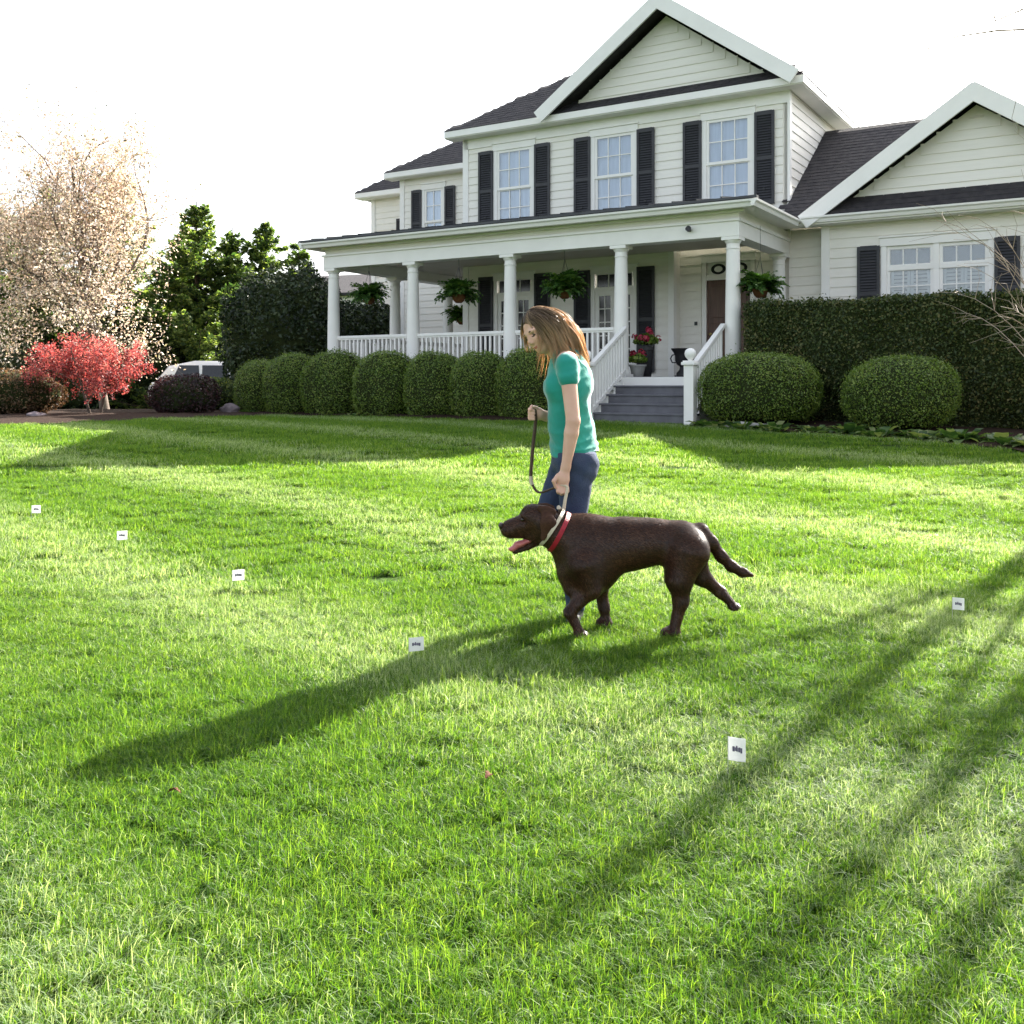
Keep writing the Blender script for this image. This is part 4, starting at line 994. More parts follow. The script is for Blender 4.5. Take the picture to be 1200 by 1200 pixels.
def flowerpot(a, b_, h, pr, label, seed, pm, fr=.2):
    x, y = hw(a, b_); o = empty('flower_pot', (x, y, HZ+FL)); tag(o, label, 'potted plant', 'red flowers by the entry')
    MB().lathe([(pr*.6,0),(pr*.7,.02),(pr*.95,h*.85),(pr*1.08,h*.86),(pr*1.08,h),(pr*.9,h),(pr*.85,h-.05),(.0,h-.05)], 20, cap=False).build('pot', pm, o)
    r = np.random.RandomState(seed); u = nrm(r.normal(size=(420,3))); u[:,2] = np.abs(u[:,2])*.9-.1; P = u*np.array([fr,fr,fr*.8])*(r.rand(420)**.4)[:,None]+np.array([0,0,h+.08])
    leaf_obj('foliage', r, P, .085, M_box, o, aspect=.7)
    u = nrm(r.normal(size=(9,3))); u[:,2] = np.abs(u[:,2]); C = u*np.array([fr*1.0,fr*1.0,fr*.9])+np.array([0,0,h+.10])
    for c in C:
        q = nrm(r.normal(size=(26,3)))*.052+c; leaf_obj('blossom', r, q, .05, M_red, o, N=nrm(q-c), jit=.4, aspect=.9)
flowerpot(-2.12, .95, .62, .15, 'taller pot of pink-red flowers against the dark shutter', 3, M_iron, .25)
flowerpot(-2.02, .32, .24, .16, 'lower pot of red flowers beside the porch column', 4, surf('grey_pot', (.34,.34,.33), (.27,.27,.26), 9, .7), .18)

# ------------------------------------------------------------------ parked car
M_car = surf('white_car_paint', (.88,.88,.88), (.84,.84,.85), 2, .2, .6)
M_tyre = surf('tyre', (.02,.02,.02), (.03,.03,.03), 20, .85, .2)
M_alloy = surf('alloy', (.5,.5,.52), (.4,.4,.42), 6, .35, .5, metallic=.8)
def loft(secs):
    """rings of equal count -> closed body"""
    mb = MB(); n = len(secs[0]); vs = [p for s in secs for p in s]
    fs = [(i*n+k, i*n+(k+1)%n, (i+1)*n+(k+1)%n, (i+1)*n+k) for i in range(len(secs)-1) for k in range(n)]
    fs += [tuple(range(n-1,-1,-1)), tuple((len(secs)-1)*n+k for k in range(n))]
    return mb.add(vs, fs, True)
car = empty('parked_car', (-9.45, 33.0, gz(-9.45, 33.0)+.08), rad(14)); car.scale = (1.05,1.05,1.06); tag(car, 'white car parked behind the purple shrub', 'car')
def ring(x, hw_, z0, z1, tum=.06, rc=.12):
    return [(x,-hw_+rc,z0),(x,hw_-rc,z0),(x,hw_,z0+rc),(x,hw_-tum*.4,(z0+z1)/2),(x,hw_-tum,z1-rc),(x,hw_-tum-rc,z1),(x,-hw_+tum+rc,z1),(x,-hw_+tum,z1-rc),(x,-hw_+tum*.4,(z0+z1)/2),(x,-hw_,z0+rc)]
loft([ring(-2.25,.7,.45,.78), ring(-2.15,.86,.3,.92), ring(-1.2,.92,.25,.97), ring(.4,.92,.25,.97), ring(1.3,.9,.25,.95), ring(2.0,.84,.3,.86), ring(2.3,.66,.42,.68)]).build('body', M_car, car)
loft([ring(-2.0,.74,.9,1.0,.05,.04), ring(-1.65,.78,.9,1.42,.14,.1), ring(-.9,.8,.9,1.58,.18,.12), ring(.1,.8,.9,1.57,.18,.12), ring(.55,.79,.9,1.42,.15,.1), ring(1.15,.76,.9,.98,.04,.03)]).build('cabin', M_car, car)
for s in (-1, 1):
    for (x0, x1, t0, t1) in ((-1.55,-.75,-1.35,-.78), (-.68,.1,-.68,.05), (.17,.95,.13,.5)):
        MB().add([(x0,s*.805,1.0),(x1,s*.805,1.0),(t1,s*.69,1.44),(t0,s*.69,1.44)], [(0,1,2,3)]).build('side_window', M_pane_dark, car)
MB().add([(1.17,-.66,1.0),(1.17,.66,1.0),(.6,.58,1.43),(.6,-.58,1.43)], [(0,1,2,3)]).build('windscreen', M_pane_dark, car)
MB().add([(-2.03,-.62,1.02),(-2.03,.62,1.02),(-1.68,.55,1.42),(-1.68,-.55,1.42)], [(0,1,2,3)]).build('rear_window', M_pane_dark, car)
for x in (-1.4, 1.4):
    for s in (-1, 1):
        w_ = MB().lathe([(.2,-.1),(.31,-.1),(.335,-.06),(.335,.06),(.31,.1),(.2,.1)], 24, cap=False).build('wheel', M_tyre, car, loc=(x, s*.83, .335), rot=(rad(90),0,0))
        rm = MB().lathe([(.0,-.09),(.21,-.09),(.21,.09),(.0,.09)], 20, cap=False).build('rim', M_alloy, w_)
for s in (-1, 1): MB().box(2.1,2.24,s*.55-.14,s*.55+.14,.62,.74).build('headlight', surf('lamp_lens', (.7,.72,.75), (.6,.62,.65), 5, .1, .6), car, bevel=.03)
for s in (-1, 1): MB().box(.75,.87,s*.97-.08,s*.97+.08,1.0,1.13).build('mirror', M_car, car, bevel=.03)

# ------------------------------------------------------------------ lawn marker flags
M_flag = leafmat('flag_vinyl', [(0,(.84,.84,.84)),(1,(.88,.88,.88))], .5, .45, .4, 5, (1,1,1))
M_print = surf('flag_print', (.10,.09,.14), (.15,.13,.2), 60, .5)
M_wire = surf('wire', (.55,.55,.55), (.45,.45,.45), 30, .4, .5, metallic=.6)
FW, FH = .068, .062
def flag(x, y, rz, tilt, ztop, label, k, wh=(FW, FH)):
    w, h = wh; o = empty('marker_flag', (x, y, gz(x, y)), rz); tag(o, label, 'flag', 'white marker flags in the lawn')
    MB().tube([(0,0,-.05),(0,0,ztop)], .0012, 5).build('wire_stake', M_wire, o)
    n = 6; vs = []; r = random.Random(k)
    cv = r.uniform(-.006,.006); 
    for y_ in (-.0005, .0005):
        for i in range(n+1):
            u = i/n; 
            for j in (0, 1): vs.append((.001+u*w, y_+cv*math.sin(u*3.1), ztop-h*(1-j)+u*w*math.sin(tilt)))
    m_ = (n+1)*2
    fs = [(2*i,2*i+2,2*i+3,2*i+1) for i in range(n)]+[(m_+2*i+1,m_+2*i+3,m_+2*i+2,m_+2*i) for i in range(n)]
    fs += [(2*i+1,2*i+3,m_+2*i+3,m_+2*i+1) for i in range(n)]+[(2*i+2,2*i,m_+2*i,m_+2*i+2) for i in range(n)]+[(0,1,m_+1,m_),(2*n+1,2*n,m_+2*n,m_+2*n+1)]
    f = MB().add(vs, fs).build('flag', M_flag, o)
    # printed mark: a short dark wordmark shape across the middle
    pr = MB(); segs = [(.22,.34,.40,.62),(.35,.40,.44,.58),(.41,.50,.42,.66),(.51,.56,.42,.58),(.57,.66,.40,.60),(.67,.78,.36,.58)]
    for s in (-1, 1):
        for (u0,u1,v0,v1) in segs:
            q = []
            for (u,v) in ((u0,v0),(u1,v0),(u1,v1),(u0,v1)): q.append((.001+u*w, s*.0012+cv*math.sin(u*3.1), ztop-h*(1-v)+u*w*math.sin(tilt)))
            pr.add(q, [(0,1,2,3)])
    pr.build('printed_mark', M_print, f)
def gpt(px, py):
    """lawn point for a direction (design aid: the lawn's own slope gives the distance)"""
    k = (py-450)/1170; y = CAM_Z/(k+.0486); return (px-600)/1170*y, y
flags = [(37,612,.1,0.0,'farthest marker flag at the left edge of the lawn'),(137,645,.15,.05,'second farthest marker flag in the left of the lawn'),(272,694,.1,.08,'third marker flag from the left, alone in the bright lawn'),
 (479,780,-.1,.12,'marker flag at the edge of the long shadow of the woman'),(853,909,.25,-.22,'nearest marker flag, right of centre in the foreground'),(1116,733,.2,-.12,'marker flag near the right edge among tree shadows')]
for k, (px, py, rz, tl, lb) in enumerate(flags):
    x, y = gpt(px, py); flag(x, y, rz, tl, .135, lb, k, (FW*.95, FH*1.28) if k == 4 else (FW, FH))

# two dead leaves lying in the grass
M_dead = surf('dead_leaf', (.13,.05,.025), (.07,.03,.016), 30, .8, .2, .3)
for k, (px, py, lb) in enumerate(((572,925,'reddish dead leaf in the grass at the bottom centre'), (204,945,'brown dead leaf in the grass near the head of the long shadow'))):
    x, y = gpt(px, py); V_ = []; 
    for i in range(9):
        t = i/8; w = .012*math.sin(math.pi*t)**.7*(1+.25*math.sin(i*2.6)); V_ += [(t*.045-.022,-w,.012*math.sin(t*3)+w*.5), (t*.045-.022,0,.012*math.sin(t*3)), (t*.045-.022,w,.012*math.sin(t*3)+w*.6)]
    tag(MB().add(V_, [q for i in range(8) for q in ((3*i,3*i+1,3*i+4,3*i+3),(3*i+1,3*i+2,3*i+5,3*i+4))], True).build('dead_leaf', M_dead, None, loc=(x, y, gz(x, y)+.04), rot=(.25,.1,1.1+k*2)), lb, 'leaf', 'dead leaves on the lawn')
# ------------------------------------------------------------------ grass
m, nt, b = new_mat('grass_blade'); M_grass = m
at = nt.nodes.new('ShaderNodeAttribute'); at.attribute_name = 'rnd'
tt = nt.nodes.new('ShaderNodeAttribute'); tt.attribute_name = 'tip'
g = nt.nodes.new('ShaderNodeNewGeometry')
def noise_at(scale, detail=3, vec=None):
    n = nt.nodes.new('ShaderNodeTexNoise'); n.inputs['Scale'].default_value = scale; n.inputs['Detail'].default_value = detail
    nt.links.new(vec or g.outputs['Position'], n.inputs['Vector']); return n.outputs[0]
def math_(op, a_, b_=None, c_=None, clamp=False):
    n = nt.nodes.new('ShaderNodeMath'); n.operation = op; n.use_clamp = clamp
    for i, v in enumerate((a_, b_, c_)):
        if v is None: continue
        if isinstance(v, (int, float)): n.inputs[i].default_value = v
        else: nt.links.new(v, n.inputs[i])
    return n.outputs[0]
big = noise_at(.55, 3); mid = noise_at(2.6, 3)
# mowing bands: gloss of leaning blades painted as pale stripes, some straw among it
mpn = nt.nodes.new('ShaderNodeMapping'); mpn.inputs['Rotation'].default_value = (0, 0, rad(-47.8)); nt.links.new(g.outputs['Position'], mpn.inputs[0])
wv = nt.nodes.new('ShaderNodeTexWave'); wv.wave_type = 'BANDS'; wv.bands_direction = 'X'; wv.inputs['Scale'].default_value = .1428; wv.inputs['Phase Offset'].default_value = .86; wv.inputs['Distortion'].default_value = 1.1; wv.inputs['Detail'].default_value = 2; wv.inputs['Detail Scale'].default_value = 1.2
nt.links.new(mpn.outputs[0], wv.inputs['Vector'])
v1 = math_('MULTIPLY_ADD', mid, .45, math_('MULTIPLY_ADD', big, .35, math_('SUBTRACT', at.outputs['Fac'], .40)))
r1 = ramp(nt, v1, [(.05,(.022,.066,.008)),(.4,(.056,.132,.013)),(.7,(.098,.190,.019)),(1,(.165,.255,.036))])
# pale blades: dry straw in patches, painted sheen inside the bands
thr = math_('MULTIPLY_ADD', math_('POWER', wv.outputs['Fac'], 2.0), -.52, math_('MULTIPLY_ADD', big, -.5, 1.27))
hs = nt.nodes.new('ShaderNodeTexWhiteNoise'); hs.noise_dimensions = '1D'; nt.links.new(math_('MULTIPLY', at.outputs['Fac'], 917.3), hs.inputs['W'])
dry_sheen = math_('GREATER_THAN', hs.outputs['Value'], thr)
mx = nt.nodes.new('ShaderNodeMix'); mx.data_type = 'RGBA'; nt.links.new(math_('MULTIPLY', dry_sheen, .85), mx.inputs[0])
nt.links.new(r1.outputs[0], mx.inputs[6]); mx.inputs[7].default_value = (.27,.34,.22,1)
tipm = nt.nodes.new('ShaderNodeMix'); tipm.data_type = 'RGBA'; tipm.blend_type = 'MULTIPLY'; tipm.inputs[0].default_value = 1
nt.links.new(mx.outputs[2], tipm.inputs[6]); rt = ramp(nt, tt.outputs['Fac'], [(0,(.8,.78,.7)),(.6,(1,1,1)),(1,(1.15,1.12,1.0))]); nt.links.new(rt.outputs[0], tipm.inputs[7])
nt.links.new(tipm.outputs[2], b.inputs['Base Color']); b.inputs['Roughness'].default_value = .5; b.inputs['Specular IOR Level'].default_value = .3
trn = nt.nodes.new('ShaderNodeBsdfTranslucent'); tm = nt.nodes.new('ShaderNodeMix'); tm.data_type = 'RGBA'; tm.blend_type = 'MULTIPLY'; tm.inputs[0].default_value = 1; tm.inputs[7].default_value = (2.25,2.15,1.1,1)
nt.links.new(tipm.outputs[2], tm.inputs[6]); nt.links.new(tm.outputs[2], trn.inputs[0])
ms = nt.nodes.new('ShaderNodeMixShader'); ms.inputs[0].default_value = .45
nt.links.new(b.outputs[0], ms.inputs[1]); nt.links.new(trn.outputs[0], ms.inputs[2]); nt.links.new(ms.outputs[0], nt.nodes['Material Output'].inputs[0])

def grass_patch(seed, size, n, hgt, wid, lean=.5, seg=3):
    r = np.random.RandomState(seed)
    # tufted: blades gather round tuft centres
    nc = max(6, int(n/14)); C = r.uniform(-size/2, size/2, size=(nc, 2)); ci = r.randint(0, nc, n)
    base = np.where(r.rand(n, 1) < .72, C[ci]+r.normal(0, size*.032, size=(n, 2)), r.uniform(-size/2, size/2, size=(n, 2)))
    h = hgt*np.clip(r.normal(1, .28, n), .35, 1.7)*(.8+.4*r.rand(nc)[ci]); th = r.uniform(0, 6.283, n); le = lean*np.abs(r.normal(.75, .5, n))
    dirx, diry = np.cos(th), np.sin(th); fx = r.uniform(0, 6.283, n); sx, sy = np.cos(fx), np.sin(fx)
    w = wid*r.uniform(.6, 1.3, n)
    rows = []
    ts = np.linspace(0, 1, seg+1)
    for t in ts:
        bend = le*h*t*t; z = h*t*(1-.35*np.clip(le, 0, 1.6)*t*t)
        px = base[:, 0]+dirx*bend; py = base[:, 1]+diry*bend; ww = w*(1-t**1.6)*.5+(.0002 if t == 1 else 0)
        rows.append((np.stack([px-sx*ww, py-sy*ww, z], -1), np.stack([px+sx*ww, py+sy*ww, z], -1)))
    V = np.stack([v for rw in rows for v in rw], 1)            # n, 2*(seg+1), 3
    k = 2*(seg+1); off = (np.arange(n)*k)[:, None, None]
    q = np.array([[2*i, 2*i+1, 2*i+3, 2*i+2] for i in range(seg)])[None]
    F = (off+q).reshape(-1, 4); rn = np.repeat(r.rand(n), seg); tip = np.tile(np.repeat(ts, 2), n)
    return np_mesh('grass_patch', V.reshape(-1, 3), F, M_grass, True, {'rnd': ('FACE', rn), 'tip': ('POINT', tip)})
gcol = bpy.data.collections.new('grass_patches')
specs = []
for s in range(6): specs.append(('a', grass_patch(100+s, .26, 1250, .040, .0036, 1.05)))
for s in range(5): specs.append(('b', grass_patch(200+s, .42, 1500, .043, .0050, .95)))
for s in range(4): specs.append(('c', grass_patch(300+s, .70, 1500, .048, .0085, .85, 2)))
for k, (t, me) in enumerate(specs):
    o = bpy.data.objects.new('grass_patch_%02d' % k, me); gcol.objects.link(o)
def in_poly(x, y, P):
    c = np.zeros(len(x), bool); j = len(P)-1
    for i in range(len(P)):
        xi, yi = P[i]; xj, yj = P[j]
        cond = ((yi > y) != (yj > y)) & (x < (xj-xi)*(y-yi)/(yj-yi+1e-12)+xi); c ^= cond; j = i
    return c
r = np.random.RandomState(77); PT = []; VAR = []; ROT = []; SCL = []
for (y0, y1, st_, v0, nv, mg) in ((1.2, 6.0, .155, 0, 6, 1.2), (6.0, 11.0, .25, 6, 5, 1.5), (11.0, 24.0, .40, 11, 4, 2.0)):
    ys = np.arange(y0, y1, st_); 
    for y in ys:
        X = np.arange(-(.53*y+mg), .53*y+mg, st_); X = X+r.uniform(-st_*.5, st_*.5, len(X)); Y = y+r.uniform(-st_*.5, st_*.5, len(X))
        keep = np.ones(len(X), bool)
        for P in BEDS: keep &= ~in_poly(X, Y, P)
        la = (X-HX)*.8517-(Y-HY)*.524; lb = (X-HX)*.524+(Y-HY)*.8517
        keep &= ~((la > -10.9) & (lb > -.45)); keep &= ~((la > -2.2) & (la < .02) & (lb > -1.62))
        keep &= ~((Y > 21.5) & (X > -4.5)) 
        X, Y = X[keep], Y[keep]; n = len(X)
        if not n: continue
        e = .25; dzx = (ground(X+e, Y)-ground(X-e, Y))/(2*e); dzy = (ground(X, Y+e)-ground(X, Y-e))/(2*e)
        PT.append(np.stack([X, Y, ground(X, Y)-.004], -1)); VAR.append(r.randint(v0, v0+nv, n))
        ROT.append(np.stack([np.arctan(dzy), -np.arctan(dzx), r.uniform(0, 6.283, n)], -1)); hv = .78+.42*(.5+.5*np.sin(X*1.3+1.7*np.sin(Y*.9))*np.sin(Y*1.1+.8*np.sin(X*.7)))
        SCL.append(np.stack([np.ones(n), np.ones(n), hv*r.uniform(.85, 1.2, n)], -1))
PT = np.concatenate(PT); VAR = np.concatenate(VAR); ROT = np.concatenate(ROT); SCL = np.concatenate(SCL)
gm = bpy.data.meshes.new('grass'); gm.vertices.add(len(PT)); gm.vertices.foreach_set('co', PT.astype(np.float32).ravel())
av = gm.attributes.new('var', 'INT', 'POINT'); av.data.foreach_set('value', VAR.astype(np.int32))
ar = gm.attributes.new('rot', 'FLOAT_VECTOR', 'POINT'); ar.data.foreach_set('vector', ROT.astype(np.float32).ravel())
as_ = gm.attributes.new('scl', 'FLOAT_VECTOR', 'POINT'); as_.data.foreach_set('vector', SCL.astype(np.float32).ravel())
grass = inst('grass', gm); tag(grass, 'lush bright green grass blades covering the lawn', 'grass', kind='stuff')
ng = bpy.data.node_groups.new('grass_scatter', 'GeometryNodeTree')
ng.interface.new_socket('Geometry', in_out='INPUT', socket_type='NodeSocketGeometry'); ng.interface.new_socket('Geometry', in_out='OUTPUT', socket_type='NodeSocketGeometry')
gi = ng.nodes.new('NodeGroupInput'); go = ng.nodes.new('NodeGroupOutput'); ip = ng.nodes.new('GeometryNodeInstanceOnPoints'); ci = ng.nodes.new('GeometryNodeCollectionInfo')
ci.inputs['Collection'].default_value = gcol; ci.inputs['Separate Children'].default_value = True; ci.inputs['Reset Children'].default_value = True
def named(nm, dt):
    n = ng.nodes.new('GeometryNodeInputNamedAttribute'); n.data_type = dt; n.inputs['Name'].default_value = nm; return n.outputs['Attribute']
e2r = ng.nodes.new('FunctionNodeEulerToRotation')
ng.links.new(gi.outputs[0], ip.inputs['Points']); ng.links.new(ci.outputs[0], ip.inputs['Instance']); ip.inputs['Pick Instance'].default_value = True
ng.links.new(named('var', 'INT'), ip.inputs['Instance Index']); ng.links.new(named('rot', 'FLOAT_VECTOR'), e2r.inputs[0]); ng.links.new(e2r.outputs[0], ip.inputs['Rotation']); ng.links.new(named('scl', 'FLOAT_VECTOR'), ip.inputs['Scale'])
ng.links.new(ip.outputs[0], go.inputs[0])
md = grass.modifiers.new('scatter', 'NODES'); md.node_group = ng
# ------------------------------------------------------------------ signed-distance bodies -> one continuous mesh
def rc(a, b, r1, r2, k=.03, sq=None): return dict(t='rc', a=np.array(a, float), b=np.array(b, float), r1=r1, r2=r2, k=k, sq=sq)
def el(c, r, k=.03, R=None): return dict(t='el', c=np.array(c, float), r=np.array(r, float), k=k, R=None if R is None else np.array(R, float))
def cutp(p, n, k=.006): return dict(t='cut', p=np.array(p, float), n=np.array(nrm(np.array(n, float))), k=k)
def sub(prim): d = dict(prim); d['neg'] = True; return d
def prim_d(p, X, Y, Z):
    if p['t'] == 'rc':
        a, b = p['a'], p['b']; ab = b-a; L2 = ab@ab+1e-12
        dx, dy, dz = X-a[0], Y-a[1], Z-a[2]
        t = np.clip((dx*ab[0]+dy*ab[1]+dz*ab[2])/L2, 0, 1)
        ex, ey, ez = dx-t*ab[0], dy-t*ab[1], dz-t*ab[2]
        if p['sq'] is not None: ex, ey, ez = ex/p['sq'][0], ey/p['sq'][1], ez/p['sq'][2]
        return np.sqrt(ex*ex+ey*ey+ez*ez)-(p['r1']+t*(p['r2']-p['r1']))
    dx, dy, dz = X-p['c'][0], Y-p['c'][1], Z-p['c'][2]
    if p['R'] is not None:
        R = p['R']; dx, dy, dz = R[0,0]*dx+R[0,1]*dy+R[0,2]*dz, R[1,0]*dx+R[1,1]*dy+R[1,2]*dz, R[2,0]*dx+R[2,1]*dy+R[2,2]*dz
    r = p['r']; k0 = np.sqrt((dx/r[0])**2+(dy/r[1])**2+(dz/r[2])**2); k1 = np.sqrt((dx/r[0]**2)**2+(dy/r[1]**2)**2+(dz/r[2]**2)**2)
    return k0*(k0-1)/np.maximum(k1, 1e-6)
def sdf_mesh(prims, h):
    lo = np.full(3, 9.); hi = np.full(3, -9.)
    def bb(p):
        if p['t'] == 'rc':
            m = max(p['r1'], p['r2'])*(max(p['sq']) if p['sq'] is not None else 1); return np.minimum(p['a'], p['b'])-m, np.maximum(p['a'], p['b'])+m
        m = p['r'].max(); return p['c']-m, p['c']+m
    for p in prims:
        if p['t'] == 'cut' or p.get('neg'): continue
        l, u = bb(p); lo = np.minimum(lo, l); hi = np.maximum(hi, u)
    lo -= .02; hi += .02; N = np.ceil((hi-lo)/h).astype(int)+1
    ax = [lo[i]+h*np.arange(N[i]) for i in range(3)]
    D = np.full(N, .08, dtype=np.float32)
    for p in prims:
        if p['t'] == 'cut':
            d = (ax[0][:,None,None]-p['p'][0])*p['n'][0]+(ax[1][None,:,None]-p['p'][1])*p['n'][1]+(ax[2][None,None,:]-p['p'][2])*p['n'][2]
            D = np.maximum(D, d.astype(np.float32)); continue
        l, u = bb(p); pad = p['k']+.085
        i0 = np.maximum(((l-pad-lo)/h).astype(int), 0); i1 = np.minimum(((u+pad-lo)/h).astype(int)+2, N)
        s = tuple(slice(i0[i], i1[i]) for i in range(3))
        d = prim_d(p, ax[0][s[0]][:,None,None], ax[1][s[1]][None,:,None], ax[2][s[2]][None,None,:]).astype(np.float32); d = np.minimum(d, .08)
        a = D[s]; k = p['k']
        if p.get('neg'):
            d = -d; hh = np.maximum(k-np.abs(a-d), 0)/k; D[s] = np.maximum(a, d)+hh*hh*k*.25
        else:
            hh = np.maximum(k-np.abs(a-d), 0)/k; D[s] = np.minimum(a, d)-hh*hh*k*.25
    S = D < 0
    c = np.zeros(N-1, dtype=np.uint8)
    for i in (0,1):
        for j in (0,1):
            for k in (0,1): c += S[i:N[0]-1+i, j:N[1]-1+j, k:N[2]-1+k]
    act = np.argwhere((c > 0) & (c < 8)); vid = np.full(N-1, -1, dtype=np.int64); vid[tuple(act.T)] = np.arange(len(act))
    acc = np.zeros((len(act), 3)); cnt = np.zeros(len(act)); cor = [(i,j,k) for i in (0,1) for j in (0,1) for k in (0,1)]
    val = {q: D[act[:,0]+q[0], act[:,1]+q[1], act[:,2]+q[2]].astype(np.float64) for q in cor}
    for q in cor:
        for x in range(3):
            if q[x] == 0:
                e = list(q); e[x] = 1; a, b = val[q], val[tuple(e)]; m = (a < 0) != (b < 0)
                t = np.where(m, a/np.where(m, a-b, 1), 0); pos = np.tile(np.array(q, float), (len(act), 1)); pos[:, x] = t
                acc[m] += pos[m]; cnt[m] += 1
    V = lo+h*(act+acc/np.maximum(cnt, 1)[:, None])
    F = []
    for x in range(3):
        y, z = (x+1) % 3, (x+2) % 3
        sl0 = [slice(None)]*3; sl1 = [slice(None)]*3; sl0[x] = slice(0, N[x]-1); sl1[x] = slice(1, N[x])
        A = S[tuple(sl0)]; B = S[tuple(sl1)]; e = np.argwhere(A != B); e = e[(e[:, y] > 0) & (e[:, z] > 0) & (e[:, y] < N[y]-1) & (e[:, z] < N[z]-1)]
        fl = A[tuple(e.T)]
        def vi(dy, dz):
            q = e.copy(); q[:, y] += dy; q[:, z] += dz; return vid[tuple(q.T)]
        Q = np.stack([vi(-1,-1), vi(0,-1), vi(0,0), vi(-1,0)], -1); Q[~fl] = Q[~fl][:, ::-1]; F.append(Q)
    F = np.concatenate(F); F = F[(F >= 0).all(1)]
    return V, F
def vnorm(V, F):
    n = np.cross(V[F[:,2]]-V[F[:,0]], V[F[:,3]]-V[F[:,1]]); o = np.zeros_like(V)
    for i in range(4): np.add.at(o, F[:, i], n)
    return nrm(o)
def smooth(V, F, it=2, w=.5):
    for _ in range(it):
        s = np.zeros_like(V); c = np.zeros(len(V))
        for i in range(4):
            j = (i+1) % 4; np.add.at(s, F[:, i], V[F[:, j]]); np.add.at(s, F[:, j], V[F[:, i]]); np.add.at(c, F[:, i], 1); np.add.at(c, F[:, j], 1)
        V = V*(1-w)+w*s/np.maximum(c, 1)[:, None]
    return V
def body(name, prims, h, mat_, parent, sm=2, disp=None, extra=None):
    V, F = sdf_mesh(prims, h); V = smooth(V, F, sm)
    if disp is not None: V = V+vnorm(V, F)*disp(V)[:, None]
    return inst(name, np_mesh(name, V, F, mat_, True, extra(V) if extra else None), parent)

# ------------------------------------------------------------------ dog (local: x right, y away, z up; faces -x)
DGX, DGY = .566, 4.97
dog = empty('dog', (DGX, DGY, gz(DGX, DGY)+.014)); tag(dog, 'chocolate brown labrador walking left with its mouth open', 'dog')
S_ = 1/236.4
def dp(px, py, y=0.0): return ((px-735)*S_, y, (750-py)*S_)
ny = -.075; fy = .075
D_ = []
# trunk
D_ += [el(dp(697,655), (.160,.125,.172), .05), el(dp(676,650), (.115,.112,.155), .05), el(dp(733,646), (.18,.112,.136), .05), el(dp(768,642.5), (.15,.094,.114), .05), el(dp(800,649), (.112,.108,.130), .045), el(dp(690,632,0), (.12,.07,.08), .05), el(dp(698,676), (.10,.095,.115), .06)]
# neck and head
D_ += [rc(dp(680,643), dp(652,631), .110, .085, .045), rc(dp(655,632), dp(641,624), .085, .076, .03)]
HY_ = -.005
D_ += [el(dp(636,618,HY_), (.084,.075,.075), .03), el(dp(624,612,HY_), (.052,.064,.056), .025)]           # skull, brow
D_ += [rc(dp(619,621,HY_), dp(599,626.5,HY_), .050, .041, .02), el(dp(596.5,629,HY_), (.036,.040,.036), .012)]   # muzzle
D_ += [rc(dp(622,630,HY_), dp(601,632,HY_), .036, .028, .015), rc(dp(634,634,HY_), dp(625,636,HY_), .048, .034, .025)]  # lips, cheek
D_ += [rc(dp(633,640,HY_), dp(619,648.5,HY_), .026, .016, .008), rc(dp(619,648.5,HY_), dp(604,654,HY_), .016, .013, .006)]                                           # lower jaw
D_ += [el(dp(617,611,HY_-.040), (.02,.014,.014), .02), el(dp(617,611,HY_+.040), (.02,.014,.014), .02)]    # brow ridges
D_ += [sub(el(dp(613,615.5,HY_-.047), (.012,.012,.010), .01))]
# near front leg (lifted, carpus bent back), far front leg planted
D_ += [rc(dp(683,666,ny-.015), dp(693,693,ny-.012), .082, .052, .035), rc(dp(692,694,ny-.01), dp(668,721,ny-.01), .042, .027, .025), rc(dp(668,721,ny-.01), dp(678,742,ny-.01), .027, .021, .018), el(dp(681,747,ny-.012), (.034,.032,.022), .02)]
D_ += [rc(dp(668,680,-.04), dp(670,694,-.05), .055, .04, .05)]
D_ += [rc(dp(694,668,fy), dp(706,698,fy), .076, .042, .04), rc(dp(706,698,fy), dp(711,724,fy), .036, .026, .025), rc(dp(711,724,fy), dp(713,738,fy), .026, .022, .02), el(dp(711,742,fy), (.042,.034,.022), .02)]
# near hind leg: thigh, stifle, hock, paw
D_ += [rc(dp(806,652,ny+.005), dp(795,682,ny), .102, .066, .05), rc(dp(795,682,ny), dp(797,708,ny), .060, .036, .04), rc(dp(797,708,ny), dp(790,738,ny), .034, .025, .03), el(dp(785,745,ny), (.05,.036,.025), .02)]
# far hind leg pushing off behind
D_ += [rc(dp(812,655,fy), dp(826,686,fy), .095, .045, .04), rc(dp(826,686,fy), dp(850,706,fy), .041, .026, .03), rc(dp(850,706,fy), dp(862,718,fy), .026, .020, .02), el(dp(866,723,fy), (.030,.030,.019), .015)]
# tail
tl = [(822,632,.048),(835,644,.030),(847,660,.025),(859,672,.023),(872,679,.020),(882,682,.011)]
for i in range(5): D_.append(rc(dp(tl[i][0],tl[i][1]), dp(tl[i+1][0],tl[i+1][1]), tl[i][2], tl[i+1][2], .025))
M_coat, nt, b = new_mat('chocolate_coat')
tc = nt.nodes.new('ShaderNodeTexCoord'); mp = nt.nodes.new('ShaderNodeMapping'); mp.inputs['Scale'].default_value = (14, 60, 60); nt.links.new(tc.outputs['Object'], mp.inputs[0])
n1 = nt.nodes.new('ShaderNodeTexNoise'); n1.inputs['Scale'].default_value = 4; n1.inputs['Detail'].default_value = 6; nt.links.new(mp.outputs[0], n1.inputs['Vector'])
n2 = nt.nodes.new('ShaderNodeTexNoise'); n2.inputs['Scale'].default_value = 5; n2.inputs['Detail'].default_value = 3; nt.links.new(tc.outputs['Object'], n2.inputs['Vector'])
